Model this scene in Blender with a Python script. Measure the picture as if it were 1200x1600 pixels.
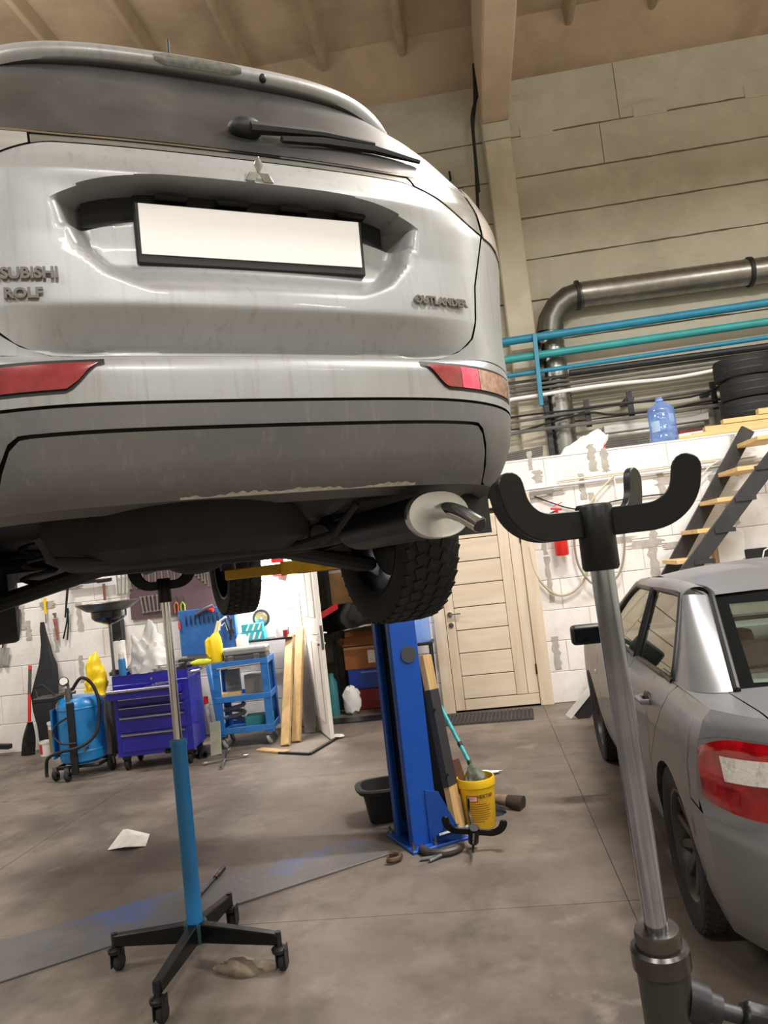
import bpy, bmesh, math, random
from mathutils import Vector as V, Matrix as MX, noise as NZ
random.seed(7)
for o in list(bpy.data.objects): bpy.data.objects.remove(o)
scene = bpy.context.scene
COL = scene.collection
R = math.radians

# ------------------------------------------------------------------ camera
FPX, PITCH, ROLL, YAW, EYE = 1200.0, R(4.0), R(6.5), R(6.5), 1.57
fw = V((-math.sin(YAW)*math.cos(PITCH), math.cos(YAW)*math.cos(PITCH), math.sin(PITCH)))
rt0 = V((math.cos(YAW), math.sin(YAW), 0)); up0 = rt0.cross(fw)
rt = rt0*math.cos(ROLL) - up0*math.sin(ROLL)
up = up0*math.cos(ROLL) + rt0*math.sin(ROLL)
CAM = V((0, 0, EYE))
cd = bpy.data.cameras.new('camera'); cam = bpy.data.objects.new('camera', cd); COL.objects.link(cam)
cd.sensor_fit = 'VERTICAL'; cd.sensor_height = 36; cd.sensor_width = 27; cd.lens = 36*FPX/1600
cd.clip_start = .05
cam.matrix_world = MX(((rt.x, up.x, -fw.x, 0), (rt.y, up.y, -fw.y, 0), (rt.z, up.z, -fw.z, EYE), (0, 0, 0, 1)))
scene.camera = cam
# ------------------------------------------------------------------ world, exposure
scene.view_settings.view_transform = 'Standard'; scene.view_settings.look = 'None'
scene.view_settings.gamma = 1; scene.view_settings.use_curve_mapping = False
scene.view_settings.exposure = 0.0
w = bpy.data.worlds.new('world'); scene.world = w; w.use_nodes = True
w.node_tree.nodes['Background'].inputs[0].default_value = (.5, .52, .56, 1)
w.node_tree.nodes['Background'].inputs[1].default_value = .05
# lamps of the hall: (x, y, z, length, watts); the fixtures are built further down, each with its own light
HALL_LAMPS = [(-4.6, 5.6, 5.9, 230), (1.6, 4.4, 5.9, 260), (4.9, 4.6, 5.9, 210),
              (-3.6, 1.6, 5.6, 150), (2.6, 1.8, 5.6, 200),
              (-2.2, -1.8, 5.0, 130), (1.4, -1.8, 5.0, 150), (4.8, -1.8, 5.0, 90)]
BENCH_LAMP_W = 75

def ray(px, py): return fw + rt*((px-600)/FPX) - up*((py-800)/FPX)
def wf(px, py, z=0.0):                       # a photo point on the level z
    d = ray(px, py); return CAM + d*((z-EYE)/d.z)
def wy(px, py, Y):                           # a photo point on the upright plane y = Y
    d = ray(px, py); return CAM + d*(Y/d.y)
def wd(px, py, t): return CAM + ray(px, py)*t

# ------------------------------------------------------------------ mesh helpers
class MB:
    def __init__(s): s.v = []; s.f = []
    def add(s, vs, fs, M=None):
        b = len(s.v)
        s.v += [ (M @ V(p)) if M is not None else V(p) for p in vs]
        s.f += [tuple(b+i for i in f) for f in fs]; return s
    def box(s, c, d, M=None):
        x, y, z = c; a, b, e = d[0]/2, d[1]/2, d[2]/2
        vs = [(x-a,y-b,z-e),(x+a,y-b,z-e),(x+a,y+b,z-e),(x-a,y+b,z-e),(x-a,y-b,z+e),(x+a,y-b,z+e),(x+a,y+b,z+e),(x-a,y+b,z+e)]
        return s.add(vs, [(3,2,1,0),(4,5,6,7),(0,1,5,4),(1,2,6,5),(2,3,7,6),(3,0,4,7)], M)
    def bx(s, x0, x1, y0, y1, z0, z1, M=None):
        return s.box(((x0+x1)/2,(y0+y1)/2,(z0+z1)/2), (abs(x1-x0),abs(y1-y0),abs(z1-z0)), M)
    def beam(s, p0, p1, wd_, ht, upv=(0,0,1)):           # box along a line
        p0, p1 = V(p0), V(p1); d = (p1-p0); L = d.length; d.normalize()
        u = V(upv); r = d.cross(u); 
        if r.length < 1e-4: r = d.cross(V((1,0,0)))
        r.normalize(); u = r.cross(d)
        M = MX(((r.x,d.x,u.x,p0.x),(r.y,d.y,u.y,p0.y),(r.z,d.z,u.z,p0.z),(0,0,0,1)))
        return s.bx(-wd_/2, wd_/2, 0, L, -ht/2, ht/2, M)
    def tube(s, pts, r, n=10, cap=True, closed=False):
        pts = [V(p) for p in pts]; m = len(pts)
        rr = r if isinstance(r, (list, tuple)) else [r]*m
        b = len(s.v); nrm = None
        for i, p in enumerate(pts):
            if closed: t = pts[(i+1) % m]-pts[i-1]
            else: t = pts[min(i+1, m-1)]-pts[max(i-1, 0)]
            if t.length < 1e-9: t = V((0,0,1))
            t.normalize()
            if nrm is None:
                nrm = t.orthogonal().normalized()
            else:
                nrm = nrm - t*nrm.dot(t)
                nrm = nrm.normalized() if nrm.length > 1e-6 else t.orthogonal().normalized()
            bi = t.cross(nrm)
            for k in range(n):
                a = 2*math.pi*k/n; s.v.append(p + (nrm*math.cos(a)+bi*math.sin(a))*rr[i])
        for i in range(m if closed else m-1):
            j = (i+1) % m
            for k in range(n):
                s.f.append((b+i*n+k, b+i*n+(k+1)%n, b+j*n+(k+1)%n, b+j*n+k))
        if cap and not closed:
            s.f.append(tuple(b+k for k in range(n))[::-1]); s.f.append(tuple(b+(m-1)*n+k for k in range(n)))
        return s
    def cyl(s, p0, p1, r0, r1=None, n=16): return s.tube([p0, p1], [r0, r0 if r1 is None else r1], n)
    def lathe(s, prof, n=24, M=None, close=False, arc=None, cap=False):   # profile (r, z) about z
        b = len(s.v); m = len(prof)
        nn = n if arc is None else n+1
        for k in range(nn):
            a = 2*math.pi*k/n if arc is None else arc[0]+(arc[1]-arc[0])*k/n
            for (r, z) in prof:
                p = V((r*math.cos(a), r*math.sin(a), z)); s.v.append(M @ p if M is not None else p)
        for k in range(n):
            k2 = (k+1) % n if arc is None else k+1
            for i in range(m if close else m-1):
                j = (i+1) % m
                s.f.append((b+k*m+i, b+k2*m+i, b+k2*m+j, b+k*m+j))
        if cap and not close and arc is None:
            if prof[0][0] > 1e-6: s.f.append(tuple(b+k*m for k in range(n))[::-1])
            if prof[-1][0] > 1e-6: s.f.append(tuple(b+k*m+m-1 for k in range(n)))
        return s
    def prism(s, poly, t, M=None):                       # polygon in xy, thickness along z
        n = len(poly)
        vs = [(x,y,-t/2) for x,y in poly]+[(x,y,t/2) for x,y in poly]
        fs = [tuple(range(n))[::-1], tuple(range(n, 2*n))]+[(i,(i+1)%n,n+(i+1)%n,n+i) for i in range(n)]
        return s.add(vs, fs, M)
    def grid(s, fn, nu, nv, M=None):                     # fn(u, v) in 0..1
        vs = [fn(i/nu, j/nv) for j in range(nv+1) for i in range(nu+1)]
        W = nu+1
        return s.add(vs, [(j*W+i, j*W+i+1, (j+1)*W+i+1, (j+1)*W+i) for j in range(nv) for i in range(nu)], M)
    def blob(s, c, rad, n=12, m=8, noise=0, seed=0, squash=None):
        rnd = random.Random(seed); vs = []; fs = []
        for j in range(m+1):
            th = math.pi*j/m
            for i in range(n):
                a = 2*math.pi*i/n; k = 1+rnd.uniform(-noise, noise)
                vs.append((c[0]+rad[0]*math.sin(th)*math.cos(a)*k, c[1]+rad[1]*math.sin(th)*math.sin(a)*k, c[2]+rad[2]*math.cos(th)*k))
        for j in range(m):
            for i in range(n): fs.append((j*n+i, (j+1)*n+i, (j+1)*n+(i+1)%n, j*n+(i+1)%n))
        return s.add(vs, fs)
    def crumple(s, c, rad, amp=.3, freq=7, n=44, m=22, seed=0, top=1.0):   # creased heap resting on c.z
        def fn(u, v):
            a = 2*math.pi*u; th = v*math.pi/2; d = V((math.cos(a)*math.cos(th), math.sin(a)*math.cos(th), math.sin(th)))
            q = V((d.x*rad[0], d.y*rad[1], d.z*rad[2]))*freq+V((seed*3.1, seed*1.7, seed))
            k = 1+amp*(NZ.noise(q*.45)*1.2+abs(NZ.noise(q))*-.9+.3+.25*NZ.noise(q*2.3))
            return (c[0]+d.x*rad[0]*k, c[1]+d.y*rad[1]*k, c[2]+max(0, d.z*rad[2]*k*top))
        return s.grid(fn, n, m)
    def mesh(s, name, mat=None, bevel=0, smooth=35, seg=1, solid=0, sub=0, weld=True, flip=False):
        bm = bmesh.new()
        vv = [bm.verts.new(p) for p in s.v]
        for f in s.f:
            try: bm.faces.new([vv[i] for i in f])
            except ValueError: pass
        if weld: bmesh.ops.remove_doubles(bm, verts=bm.verts[:], dist=1e-5)
        bmesh.ops.recalc_face_normals(bm, faces=bm.faces[:])
        if flip: bmesh.ops.reverse_faces(bm, faces=bm.faces[:])
        if solid:
            bmesh.ops.solidify(bm, geom=bm.faces[:], thickness=solid)
        if bevel:
            es = [e for e in bm.edges if len(e.link_faces) == 2 and e.calc_face_angle(0) > R(40)]
            if es: bmesh.ops.bevel(bm, geom=es, offset=bevel, segments=seg, affect='EDGES', profile=.6, clamp_overlap=True)
        if sub:
            bmesh.ops.subdivide_edges(bm, edges=bm.edges[:], cuts=sub, use_grid_fill=True)
        me = bpy.data.meshes.new(name); bm.to_mesh(me); bm.free()
        if mat: me.materials.append(mat)
        if smooth:
            for p in me.polygons: p.use_smooth = True
            me.set_sharp_from_angle(angle=R(smooth))
        return me
TM = {}
def tmat(o): return TM.get(o.name, MX())
def put(name, me, parent=None, M=None):
    o = bpy.data.objects.new(name, me); COL.objects.link(o)
    if parent: o.parent = parent
    if M is not None: o.matrix_local = M
    return o
def part(name, mb, mat, parent=None, world=False, label=None, kind=None, M=None, **k):
    if world and parent is not None:
        inv = tmat(parent).inverted(); mb.v = [inv @ p for p in mb.v]
    o = put(name, mb.mesh(name, mat, **k), parent, M)
    if parent is not None and parent.name in TM: TM[o.name] = tmat(parent) @ (M or MX())
    if label: o['label'] = label
    if kind: o['kind'] = kind
    return o
def tag(o, label, cat, group=None):
    o['label'] = label; o['category'] = cat
    if group: o['group'] = group
    return o
def thing(name, label, cat, loc=(0,0,0), rz=0, group=None, M=None):
    o = bpy.data.objects.new(name, None); COL.objects.link(o); o.empty_display_size = .1
    m = M if M is not None else MX.Translation(V(loc)) @ MX.Rotation(R(rz), 4, 'Z')
    o.matrix_world = m; TM[o.name] = m
    return tag(o, label, cat, group)
def solo(name, mb, mat, label, cat, loc=None, group=None, rz=0, **k):   # a thing that is one mesh, origin at its base
    if loc is None:
        loc = V((sum(p.x for p in mb.v)/len(mb.v), sum(p.y for p in mb.v)/len(mb.v), min(p.z for p in mb.v)))
        mb.v = [p-loc for p in mb.v]
    M = MX.Translation(V(loc)) @ MX.Rotation(R(rz), 4, 'Z')
    o = put(name, mb.mesh(name, mat, **k), None, M)
    TM[o.name] = M
    return tag(o, label, cat, group)
def struct(name, mb, mat, **k):
    o = part(name, mb, mat, None, **k); o['kind'] = 'structure'; return o
def dup(o, M, label=None, group=None, name=None):        # copy a thing with its parts and sub-parts
    def cp(a, par):
        c = a.copy(); COL.objects.link(c)
        if par: c.parent = par; c.matrix_local = a.matrix_local
        for ch in list(a.children): cp(ch, c)
        return c
    r = cp(o, None); r.matrix_world = M; TM[r.name] = M
    if label: r['label'] = label
    if group: r['group'] = group
    return r
def place(loc, rz=0, rx=0, ry=0, s=1):
    return MX.Translation(V(loc)) @ MX.Rotation(R(rz),4,'Z') @ MX.Rotation(R(ry),4,'Y') @ MX.Rotation(R(rx),4,'X') @ MX.Scale(s,4)
def frame(o, x, z):                                       # matrix from axes
    x = V(x).normalized(); z = V(z); z = (z-x*z.dot(x)).normalized(); y = z.cross(x)
    return MX(((x.x,y.x,z.x,o[0]),(x.y,y.y,z.y,o[1]),(x.z,y.z,z.z,o[2]),(0,0,0,1)))
def text_mesh(body, size, mat, ext=.002, align='CENTER', bold=0, sx=1):
    cu = bpy.data.curves.new('text', 'FONT'); cu.body = body; cu.size = size; cu.extrude = ext
    cu.align_x = align; cu.align_y = 'CENTER'; cu.resolution_u = 3; cu.offset = bold
    t = bpy.data.objects.new('t', cu); COL.objects.link(t)
    bpy.context.view_layer.update()
    me = bpy.data.meshes.new_from_object(t.evaluated_get(bpy.context.evaluated_depsgraph_get()))
    bpy.data.objects.remove(t); bpy.data.curves.remove(cu)
    if sx != 1:
        for v in me.vertices: v.co.x *= sx
    me.materials.clear(); me.materials.append(mat); return me
def arc(c, r, a0, a1, n, ax=(1,0,0), ay=(0,0,1)):
    c, ax, ay = V(c), V(ax), V(ay)
    return [c+ax*(r*math.cos(R(a0+(a1-a0)*i/n)))+ay*(r*math.sin(R(a0+(a1-a0)*i/n))) for i in range(n+1)]
def smooth_path(pts, n=6):                                # catmull-rom
    pts = [V(p) for p in pts]; out = []
    for i in range(len(pts)-1):
        p0, p1, p2, p3 = pts[max(i-1,0)], pts[i], pts[i+1], pts[min(i+2,len(pts)-1)]
        for k in range(n):
            t = k/n
            out.append(.5*((2*p1)+(p2-p0)*t+(2*p0-5*p1+4*p2-p3)*t*t+(3*p1-p0-3*p2+p3)*t**3))
    return out+[pts[-1]]
def sstep(a, b, x):
    t = min(1, max(0, (x-a)/(b-a))); return t*t*(3-2*t)
def interp(tab, x):
    if x <= tab[0][0]: return tab[0][1]
    for (a, b), (c, d) in zip(tab, tab[1:]):
        if x <= c: return b+(d-b)*(x-a)/(c-a)
    return tab[-1][1]
def sinterp(tab, x):                                      # smooth table lookup
    h = .012; return (interp(tab, x-h)+2*interp(tab, x)+interp(tab, x+h))/4

# ------------------------------------------------------------------ materials
def lin(h):
    h = h.lstrip('#'); out = []
    for i in (0, 2, 4):
        c = int(h[i:i+2], 16)/255; out.append(c/12.92 if c <= .04045 else ((c+.055)/1.055)**2.4)
    return out
def mat(name, col, rough=.5, metal=0, var=0, scale=6, bump=0, bscale=40, col2=None, thr=(.35,.65), coat=0, emit=0, stretch=None, rvar=0, spec=.5, det=4):
    m = bpy.data.materials.new(name); m.use_nodes = True; nt = m.node_tree; N = nt.nodes; L = nt.links
    b = N['Principled BSDF']; c = lin(col)
    b.inputs['Base Color'].default_value = (*c, 1); b.inputs['Roughness'].default_value = rough
    b.inputs['Metallic'].default_value = metal; b.inputs['Specular IOR Level'].default_value = spec
    b.inputs['Coat Weight'].default_value = coat; b.inputs['Coat Roughness'].default_value = .08
    if emit:
        b.inputs['Emission Color'].default_value = (*c, 1); b.inputs['Emission Strength'].default_value = emit
    if var or col2 or bump or rvar:
        tc = N.new('ShaderNodeTexCoord'); mp = N.new('ShaderNodeMapping'); L.new(tc.outputs['Object'], mp.inputs[0])
        if stretch: mp.inputs['Scale'].default_value = stretch
        nz = N.new('ShaderNodeTexNoise'); nz.inputs['Scale'].default_value = scale; nz.inputs['Detail'].default_value = det; nz.inputs['Roughness'].default_value = .6
        L.new(mp.outputs[0], nz.inputs['Vector'])
        rp = N.new('ShaderNodeValToRGB'); rp.color_ramp.elements[0].position = thr[0]; rp.color_ramp.elements[1].position = thr[1]
        L.new(nz.outputs[0], rp.inputs[0])
        if var or col2:
            d = lin(col2) if col2 else [min(1, x*(1+var)) for x in c]
            a = c if col2 else [x*(1-var) for x in c]
            rp.color_ramp.elements[0].color = (*a, 1); rp.color_ramp.elements[1].color = (*d, 1)
            L.new(rp.outputs[0], b.inputs['Base Color'])
        if rvar:
            mr = N.new('ShaderNodeMapRange'); mr.inputs['To Min'].default_value = rough-rvar; mr.inputs['To Max'].default_value = rough+rvar
            L.new(nz.outputs[0], mr.inputs[0]); L.new(mr.outputs[0], b.inputs['Roughness'])
        if bump:
            n2 = N.new('ShaderNodeTexNoise'); n2.inputs['Scale'].default_value = bscale; n2.inputs['Detail'].default_value = 3
            L.new(mp.outputs[0], n2.inputs['Vector'])
            bp = N.new('ShaderNodeBump'); bp.inputs['Strength'].default_value = bump; bp.inputs['Distance'].default_value = .01
            L.new(n2.outputs[0], bp.inputs['Height']); L.new(bp.outputs[0], b.inputs['Normal'])
    return m
def glassmat(name, tint, rough=.03, refl=.25):
    m = bpy.data.materials.new(name); m.use_nodes = True; nt = m.node_tree; N = nt.nodes; L = nt.links
    N.remove(N['Principled BSDF']); out = N['Material Output']
    tr = N.new('ShaderNodeBsdfTransparent'); tr.inputs[0].default_value = (*lin(tint), 1)
    gl = N.new('ShaderNodeBsdfGlossy'); gl.inputs['Roughness'].default_value = rough
    fr = N.new('ShaderNodeLayerWeight'); fr.inputs[0].default_value = .5
    pw = N.new('ShaderNodeMath'); pw.operation = 'POWER'; pw.inputs[1].default_value = 4; L.new(fr.outputs['Facing'], pw.inputs[0])
    ad = N.new('ShaderNodeMath'); ad.operation = 'MULTIPLY_ADD'; ad.inputs[1].default_value = .85; ad.inputs[2].default_value = .05+refl*.2; ad.use_clamp = True; L.new(pw.outputs[0], ad.inputs[0])
    mx = N.new('ShaderNodeMixShader'); L.new(ad.outputs[0], mx.inputs[0]); L.new(tr.outputs[0], mx.inputs[1]); L.new(gl.outputs[0], mx.inputs[2])
    L.new(mx.outputs[0], out.inputs[0]); return m
def layered(name, base, layers, rough=.6, metal=0, bump=.15, bscale=30, coat=0, coord='Object', spec=.5):
    """base colour with noise layers: (colour, scale, lo, hi, strength, stretch)"""
    m = bpy.data.materials.new(name); m.use_nodes = True; nt = m.node_tree; N = nt.nodes; L = nt.links
    b = N['Principled BSDF']; tc = N.new('ShaderNodeTexCoord'); prev = None
    b.inputs['Roughness'].default_value = rough; b.inputs['Metallic'].default_value = metal; b.inputs['Coat Weight'].default_value = coat
    b.inputs['Specular IOR Level'].default_value = spec
    for i, (c, sc, lo, hi, st, sr) in enumerate(layers):
        mp = N.new('ShaderNodeMapping'); mp.inputs['Location'].default_value = (i*3.7, i*1.3, i*7.1)
        if sr: mp.inputs['Scale'].default_value = sr
        L.new(tc.outputs[coord], mp.inputs[0])
        nz = N.new('ShaderNodeTexNoise'); nz.inputs['Scale'].default_value = sc; nz.inputs['Detail'].default_value = 6; nz.inputs['Roughness'].default_value = .62
        L.new(mp.outputs[0], nz.inputs['Vector'])
        mr = N.new('ShaderNodeMapRange'); mr.inputs['From Min'].default_value = lo; mr.inputs['From Max'].default_value = hi; mr.inputs['To Max'].default_value = st
        L.new(nz.outputs[0], mr.inputs[0])
        mx = N.new('ShaderNodeMix'); mx.data_type = 'RGBA'
        L.new(mr.outputs[0], mx.inputs['Factor']); mx.inputs['B'].default_value = (*lin(c), 1)
        if prev is None: mx.inputs['A'].default_value = (*lin(base), 1)
        else: L.new(prev, mx.inputs['A'])
        prev = mx.outputs['Result']
    L.new(prev, b.inputs['Base Color'])
    if bump:
        n2 = N.new('ShaderNodeTexNoise'); n2.inputs['Scale'].default_value = bscale; n2.inputs['Detail'].default_value = 5
        L.new(tc.outputs[coord], n2.inputs['Vector'])
        bp = N.new('ShaderNodeBump'); bp.inputs['Strength'].default_value = bump; bp.inputs['Distance'].default_value = .01
        L.new(n2.outputs[0], bp.inputs['Height']); L.new(bp.outputs[0], b.inputs['Normal'])
    return m
def woodmat(name, c1, c2, stretch, rough=.6):
    return layered(name, c1, [(c2, 9, .35, .7, .9, stretch), ('#6b5233', 3, .6, .8, .35, stretch)], rough=rough, bump=.12, bscale=20)

M_floor = layered('concrete_floor', '#7a6f65', [('#574d46', .6, .42, .62, .85, None), ('#94897e', 1.9, .52, .72, .55, None), ('#37312d', 1.2, .53, .70, .75, (1,.4,1)), ('#453d38', 6, .50, .75, .5, None), ('#8d8379', 3.3, .60, .72, .6, None), ('#b3aaa0', 38, .67, .76, .4, None)], rough=.55, bump=.25, bscale=14)
M_block = layered('aerated_block', '#ece8e6', [('#d7d2cd', 3, .45, .7, .7, None), ('#b9b3ac', 12, .62, .8, .35, None)], rough=.85, bump=.2, bscale=60)
M_mortar = mat('mortar', '#c4bfb8', .9, var=.15, scale=10, bump=.3)
M_upwall = layered('painted_block_wall', '#bab6a5', [('#a29d8c', .9, .45, .7, .7, None), ('#7e7668', 1.6, .6, .8, .6, (.5,1,2)), ('#cfcab6', 5, .5, .75, .4, None)], rough=.75, bump=.35, bscale=9)
M_upjoint = mat('wall_joint', '#857d6c', .9, var=.2)
M_ceil = layered('ceiling_concrete', '#a8937a', [('#806d59', .8, .45, .72, .8, None), ('#b9a284', 2.2, .5, .75, .5, None)], rough=.8, bump=.2, bscale=6)
M_beam = mat('beam_concrete', '#c0ab93', .8, var=.08, scale=3, bump=.15)
M_sidewall = mat('side_wall_paint', '#c9c5b4', .85, var=.1, scale=1)
M_dark = mat('black_plastic', '#17181a', .55)
M_rubber = mat('tyre_rubber', '#1d1d1e', .78, var=.25, scale=14, bump=.2, bscale=80)
M_rubber_d = mat('dusty_tyre', '#29272b', .85, var=.3, scale=9, bump=.2, bscale=70)
M_chrome = mat('chrome', '#d5d8da', .14, 1, rvar=.05)
M_steel = mat('bare_steel', '#8f9093', .35, 1, var=.15, scale=20)
M_dsteel = mat('dark_steel', '#3a3a3d', .45, .8, var=.3, scale=14)
M_galv = mat('galvanised_duct', '#8f8e88', .34, .9, var=.15, scale=8, bump=.1, bscale=12)
M_blackpaint = mat('black_paint', '#08090b', .40, spec=.35, var=.3, scale=15, bump=.08, bscale=50)
M_white = mat('white_paint', '#e9e8e6', .55)
M_wplastic = mat('white_plastic', '#eceae8', .4)
M_red = mat('red_paint', '#d21f1f', .35, coat=.3)
M_yellow = mat('yellow_plastic', '#f2cf1d', .4)
M_cardboard = mat('cardboard', '#b48a5f', .85, var=.08, scale=5, bump=.05)
M_cardboard2 = mat('brown_cardboard', '#9a6238', .85, var=.1, scale=5)
M_paper = mat('paper', '#e2dfda', .8, var=.12, scale=14)
# ================================================================== the hall
fl = struct('floor', MB().bx(-9, 6.5, -6, 9.6, -.3, -.004), mat('floor_joint', '#4a423b', .9))
fx = [-9, -6.2, -3.1, .47, 3.4, 6.5]; fy = [-6, -2.4, 1.4, 3.55, 6.02, 9.6]
for i in range(5):
    for j in range(5):
        g = .0018
        part('slab', MB().bx(fx[i]+g, fx[i+1]-g, fy[j]+g, fy[j+1]-g, -.05, 0), M_floor, fl)
# partition of white aerated blocks; openings: storage doorway and plank door
OP = [(-1.93, -1.0, 2.06), (-.47, .53, 2.13)]
b = MB().bx(-9, -1.93, 8.006, 8.2, 0, 2.48).bx(-1.0, -.47, 8.006, 8.2, 0, 2.48).bx(.53, 6.5, 8.006, 8.2, 0, 2.48)
b.bx(-1.93, -1.0, 8.006, 8.2, 2.06, 2.48).bx(-.47, .53, 8.006, 8.2, 2.13, 2.48)
wall = struct('wall_back', b, M_mortar)
CH, CL = .31, .615
fullm = MB().box((0, 0, 0), (CL-.006, .06, CH-.006)).mesh('block', M_block, bevel=.004)
for r in range(8):
    z0 = r*CH; x = -6.3 + (r % 2)*CL*.5 + random.uniform(-.05, .05)
    while x < 4.6:
        segs = [(x, x+CL)]
        for a, c, h in OP:
            ns = []
            for s0, s1 in segs:
                if z0+CH*.4 > h or s1 <= a or s0 >= c: ns.append((s0, s1)); continue
                if s0 < a-.04: ns.append((s0, a))
                if s1 > c+.04: ns.append((c, s1))
            segs = ns
        for s0, s1 in segs:
            yy = 8.03+random.uniform(-.003, .002)
            if s1-s0 > CL-.001:
                put('block', fullm, wall, MX.Translation(((s0+s1)/2, yy, z0+CH/2)))
            else:
                part('block', MB().box((0,0,0), (s1-s0-.006, .06, CH-.006)), M_block, wall, M=MX.Translation(((s0+s1)/2, yy, z0+CH/2)), bevel=.004)
        x += CL
# smeared mortar over some joints
M_smear = mat('mortar_smear', '#b0aba3', .9, var=.12, scale=12, bump=.4)
def smear(x, z, w_, h_, seed):
    rn = random.Random(seed); n = 11; L_, R_ = [], []
    for i in range(n):
        t = i/(n-1); zz = z-h_/2+h_*t
        L_.append((x-w_/2*rn.uniform(.45, 1.15), zz)); R_.append((x+w_/2*rn.uniform(.45, 1.15), zz))
    part('mortar_patch', MB().prism(L_+R_[::-1], .004, MX(((1,0,0,0),(0,0,1,7.999-.0005*(seed%7)),(0,1,0,0),(0,0,0,1)))), M_smear, wall, smooth=0)
SM = [(828,720,8,30),(925,715,14,42),(945,718,12,36),(1148,700,10,40),(1150,728,8,30),(910,760,10,40),(1035,765,12,60),(1045,750,50,12),(850,850,9,34),(858,905,10,70),(870,1020,12,50),
      (960,845,60,10),(1005,850,60,12),(1050,852,30,10),(1022,880,16,70),(1020,830,12,40),(1113,750,12,16),(1112,785,8,12),(1045,660,0,0),(35,965,12,40),(45,985,10,32),(125,965,12,48),(128,1045,9,44),(8,1020,10,46),(88,1000,8,40),
      (100,915,60,14),(75,945,26,12),(1140,790,14,14),(925,790,10,40),(1150,815,14,10),(840,745,16,20),(868,770,30,8)]
for i, (px, py, w_, h_) in enumerate(SM):
    if w_:
        p = wy(px, py, 8.0); smear(p.x, p.z, w_*p.y/1200, h_*p.y/1200, i)
deck = struct('mezzanine_deck', MB().bx(-9, 6.5, 8.0, 9.5, 2.482, 2.50), M_block)
# upper wall
uw = struct('wall_back_upper', MB().bx(-9, 6.5, 9.52, 9.7, 0, 7.9), M_upjoint)
zj = [2.5, 3.05, 3.57, 4.09, 4.61, 5.13, 5.66, 6.19, 6.72, 7.9]
for r in range(len(zj)-1):
    x = -4.2 - (r % 2)*1.1
    while x < 6.4:
        L_ = random.uniform(4.5, 7.5); x1 = min(x+L_, 6.45)
        z0, z1 = zj[r], zj[r+1]
        n = max(6, int((x1-x)/.16)); rn = random.Random(r*31+int(x*10))
        lo = [(x+.004+(x1-x-.008)*i/n, z0+.006+rn.uniform(0, .012)) for i in range(n+1)]
        hi = [(x+.004+(x1-x-.008)*i/n, z1-.004-rn.uniform(0, .010)) for i in range(n+1)]
        M = MX(((1,0,0,0),(0,0,1,9.505+rn.uniform(-.004,.004)),(0,1,0,0),(0,0,0,1)))
        part('block', MB().prism(lo+hi[::-1], .03, M), M_upwall, uw, smooth=0)
        x = x1
for px, py in ((838,204),(1015,170),(1190,140)):
    p = wy(px, py, 9.48); q = MB().bx(p.x-.2, p.x+.2, 9.478, 9.50, p.z-.075, p.z+.075)
    part('plug', q, M_upwall, uw)
pil = struct('pillar', MB().bx(.70, 1.02, 9.28, 9.5, 2.5, 6.62), mat('pillar_paint', '#c3bca8', .8, var=.1, scale=2, bump=.2), bevel=.012)
part('pillar_cap', MB().bx(.69, 1.03, 9.27, 9.5, 6.625, 6.84), M_upwall, pil, bevel=.01)
# ceiling: ribbed slabs
ce = struct('ceiling', MB().bx(-9, 6.5, -6, 9.7, 7.86, 8.0), M_ceil)
def ribmb():
    m = MB(); 
    prof = [(-.085, 0), (-.032, -.15), (.032, -.15), (.085, 0)]
    n = 4; vs = []
    for y in (-6, 9.0, 9.3):
        k = 1 if y < 9.2 else .2
        vs += [(x, y, z*k) for x, z in prof]
    fs = [(i*4+j, i*4+j+1, i*4+j+5, i*4+j+4) for i in range(2) for j in range(3)]
    fs += [(3,2,1,0),(8,9,10,11)]
    return m.add(vs, fs)
rm = ribmb().mesh('rib', M_ceil, bevel=.02, seg=2)
for k in range(-8, 6):
    put('rib', rm, ce, MX.Translation((-.16+k*.97+(.06 if k > 0 else 0), 0, 7.862)))
# sloping end rib along the wall
m = MB(); m.add([(-9,8.9,7.86),(6.5,8.9,7.86),(6.5,9.28,7.52),(-9,9.28,7.52),(-9,9.5,7.45),(6.5,9.5,7.45),(6.5,9.5,7.86),(-9,9.5,7.86)], [(0,1,2,3),(3,2,5,4),(4,5,6,7)])
part('end_rib', m, M_ceil, ce, smooth=60)
struct('ceiling_beam', MB().bx(.69, 1.03, -6, 9.5, 6.845, 7.86), M_beam, bevel=.02)
struct('wall_left', MB().bx(-9.2, -9, -6, 9.7, 0, 7.9), M_sidewall)
struct('wall_right', MB().bx(6.5, 6.7, -6, 9.7, 0, 7.9), M_sidewall)
struct('wall_front', MB().bx(-9.2, 6.7, -6.2, -6, 0, 7.9), M_sidewall)
# dark store room behind the doorway: side walls
struct('wall_store_right', MB().bx(-.75, -.65, 8.2, 9.5, 0, 2.48), M_mortar)
struct('wall_store_left', MB().bx(-3.3, -3.2, 8.2, 9.5, 0, 2.48), M_mortar)

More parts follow.
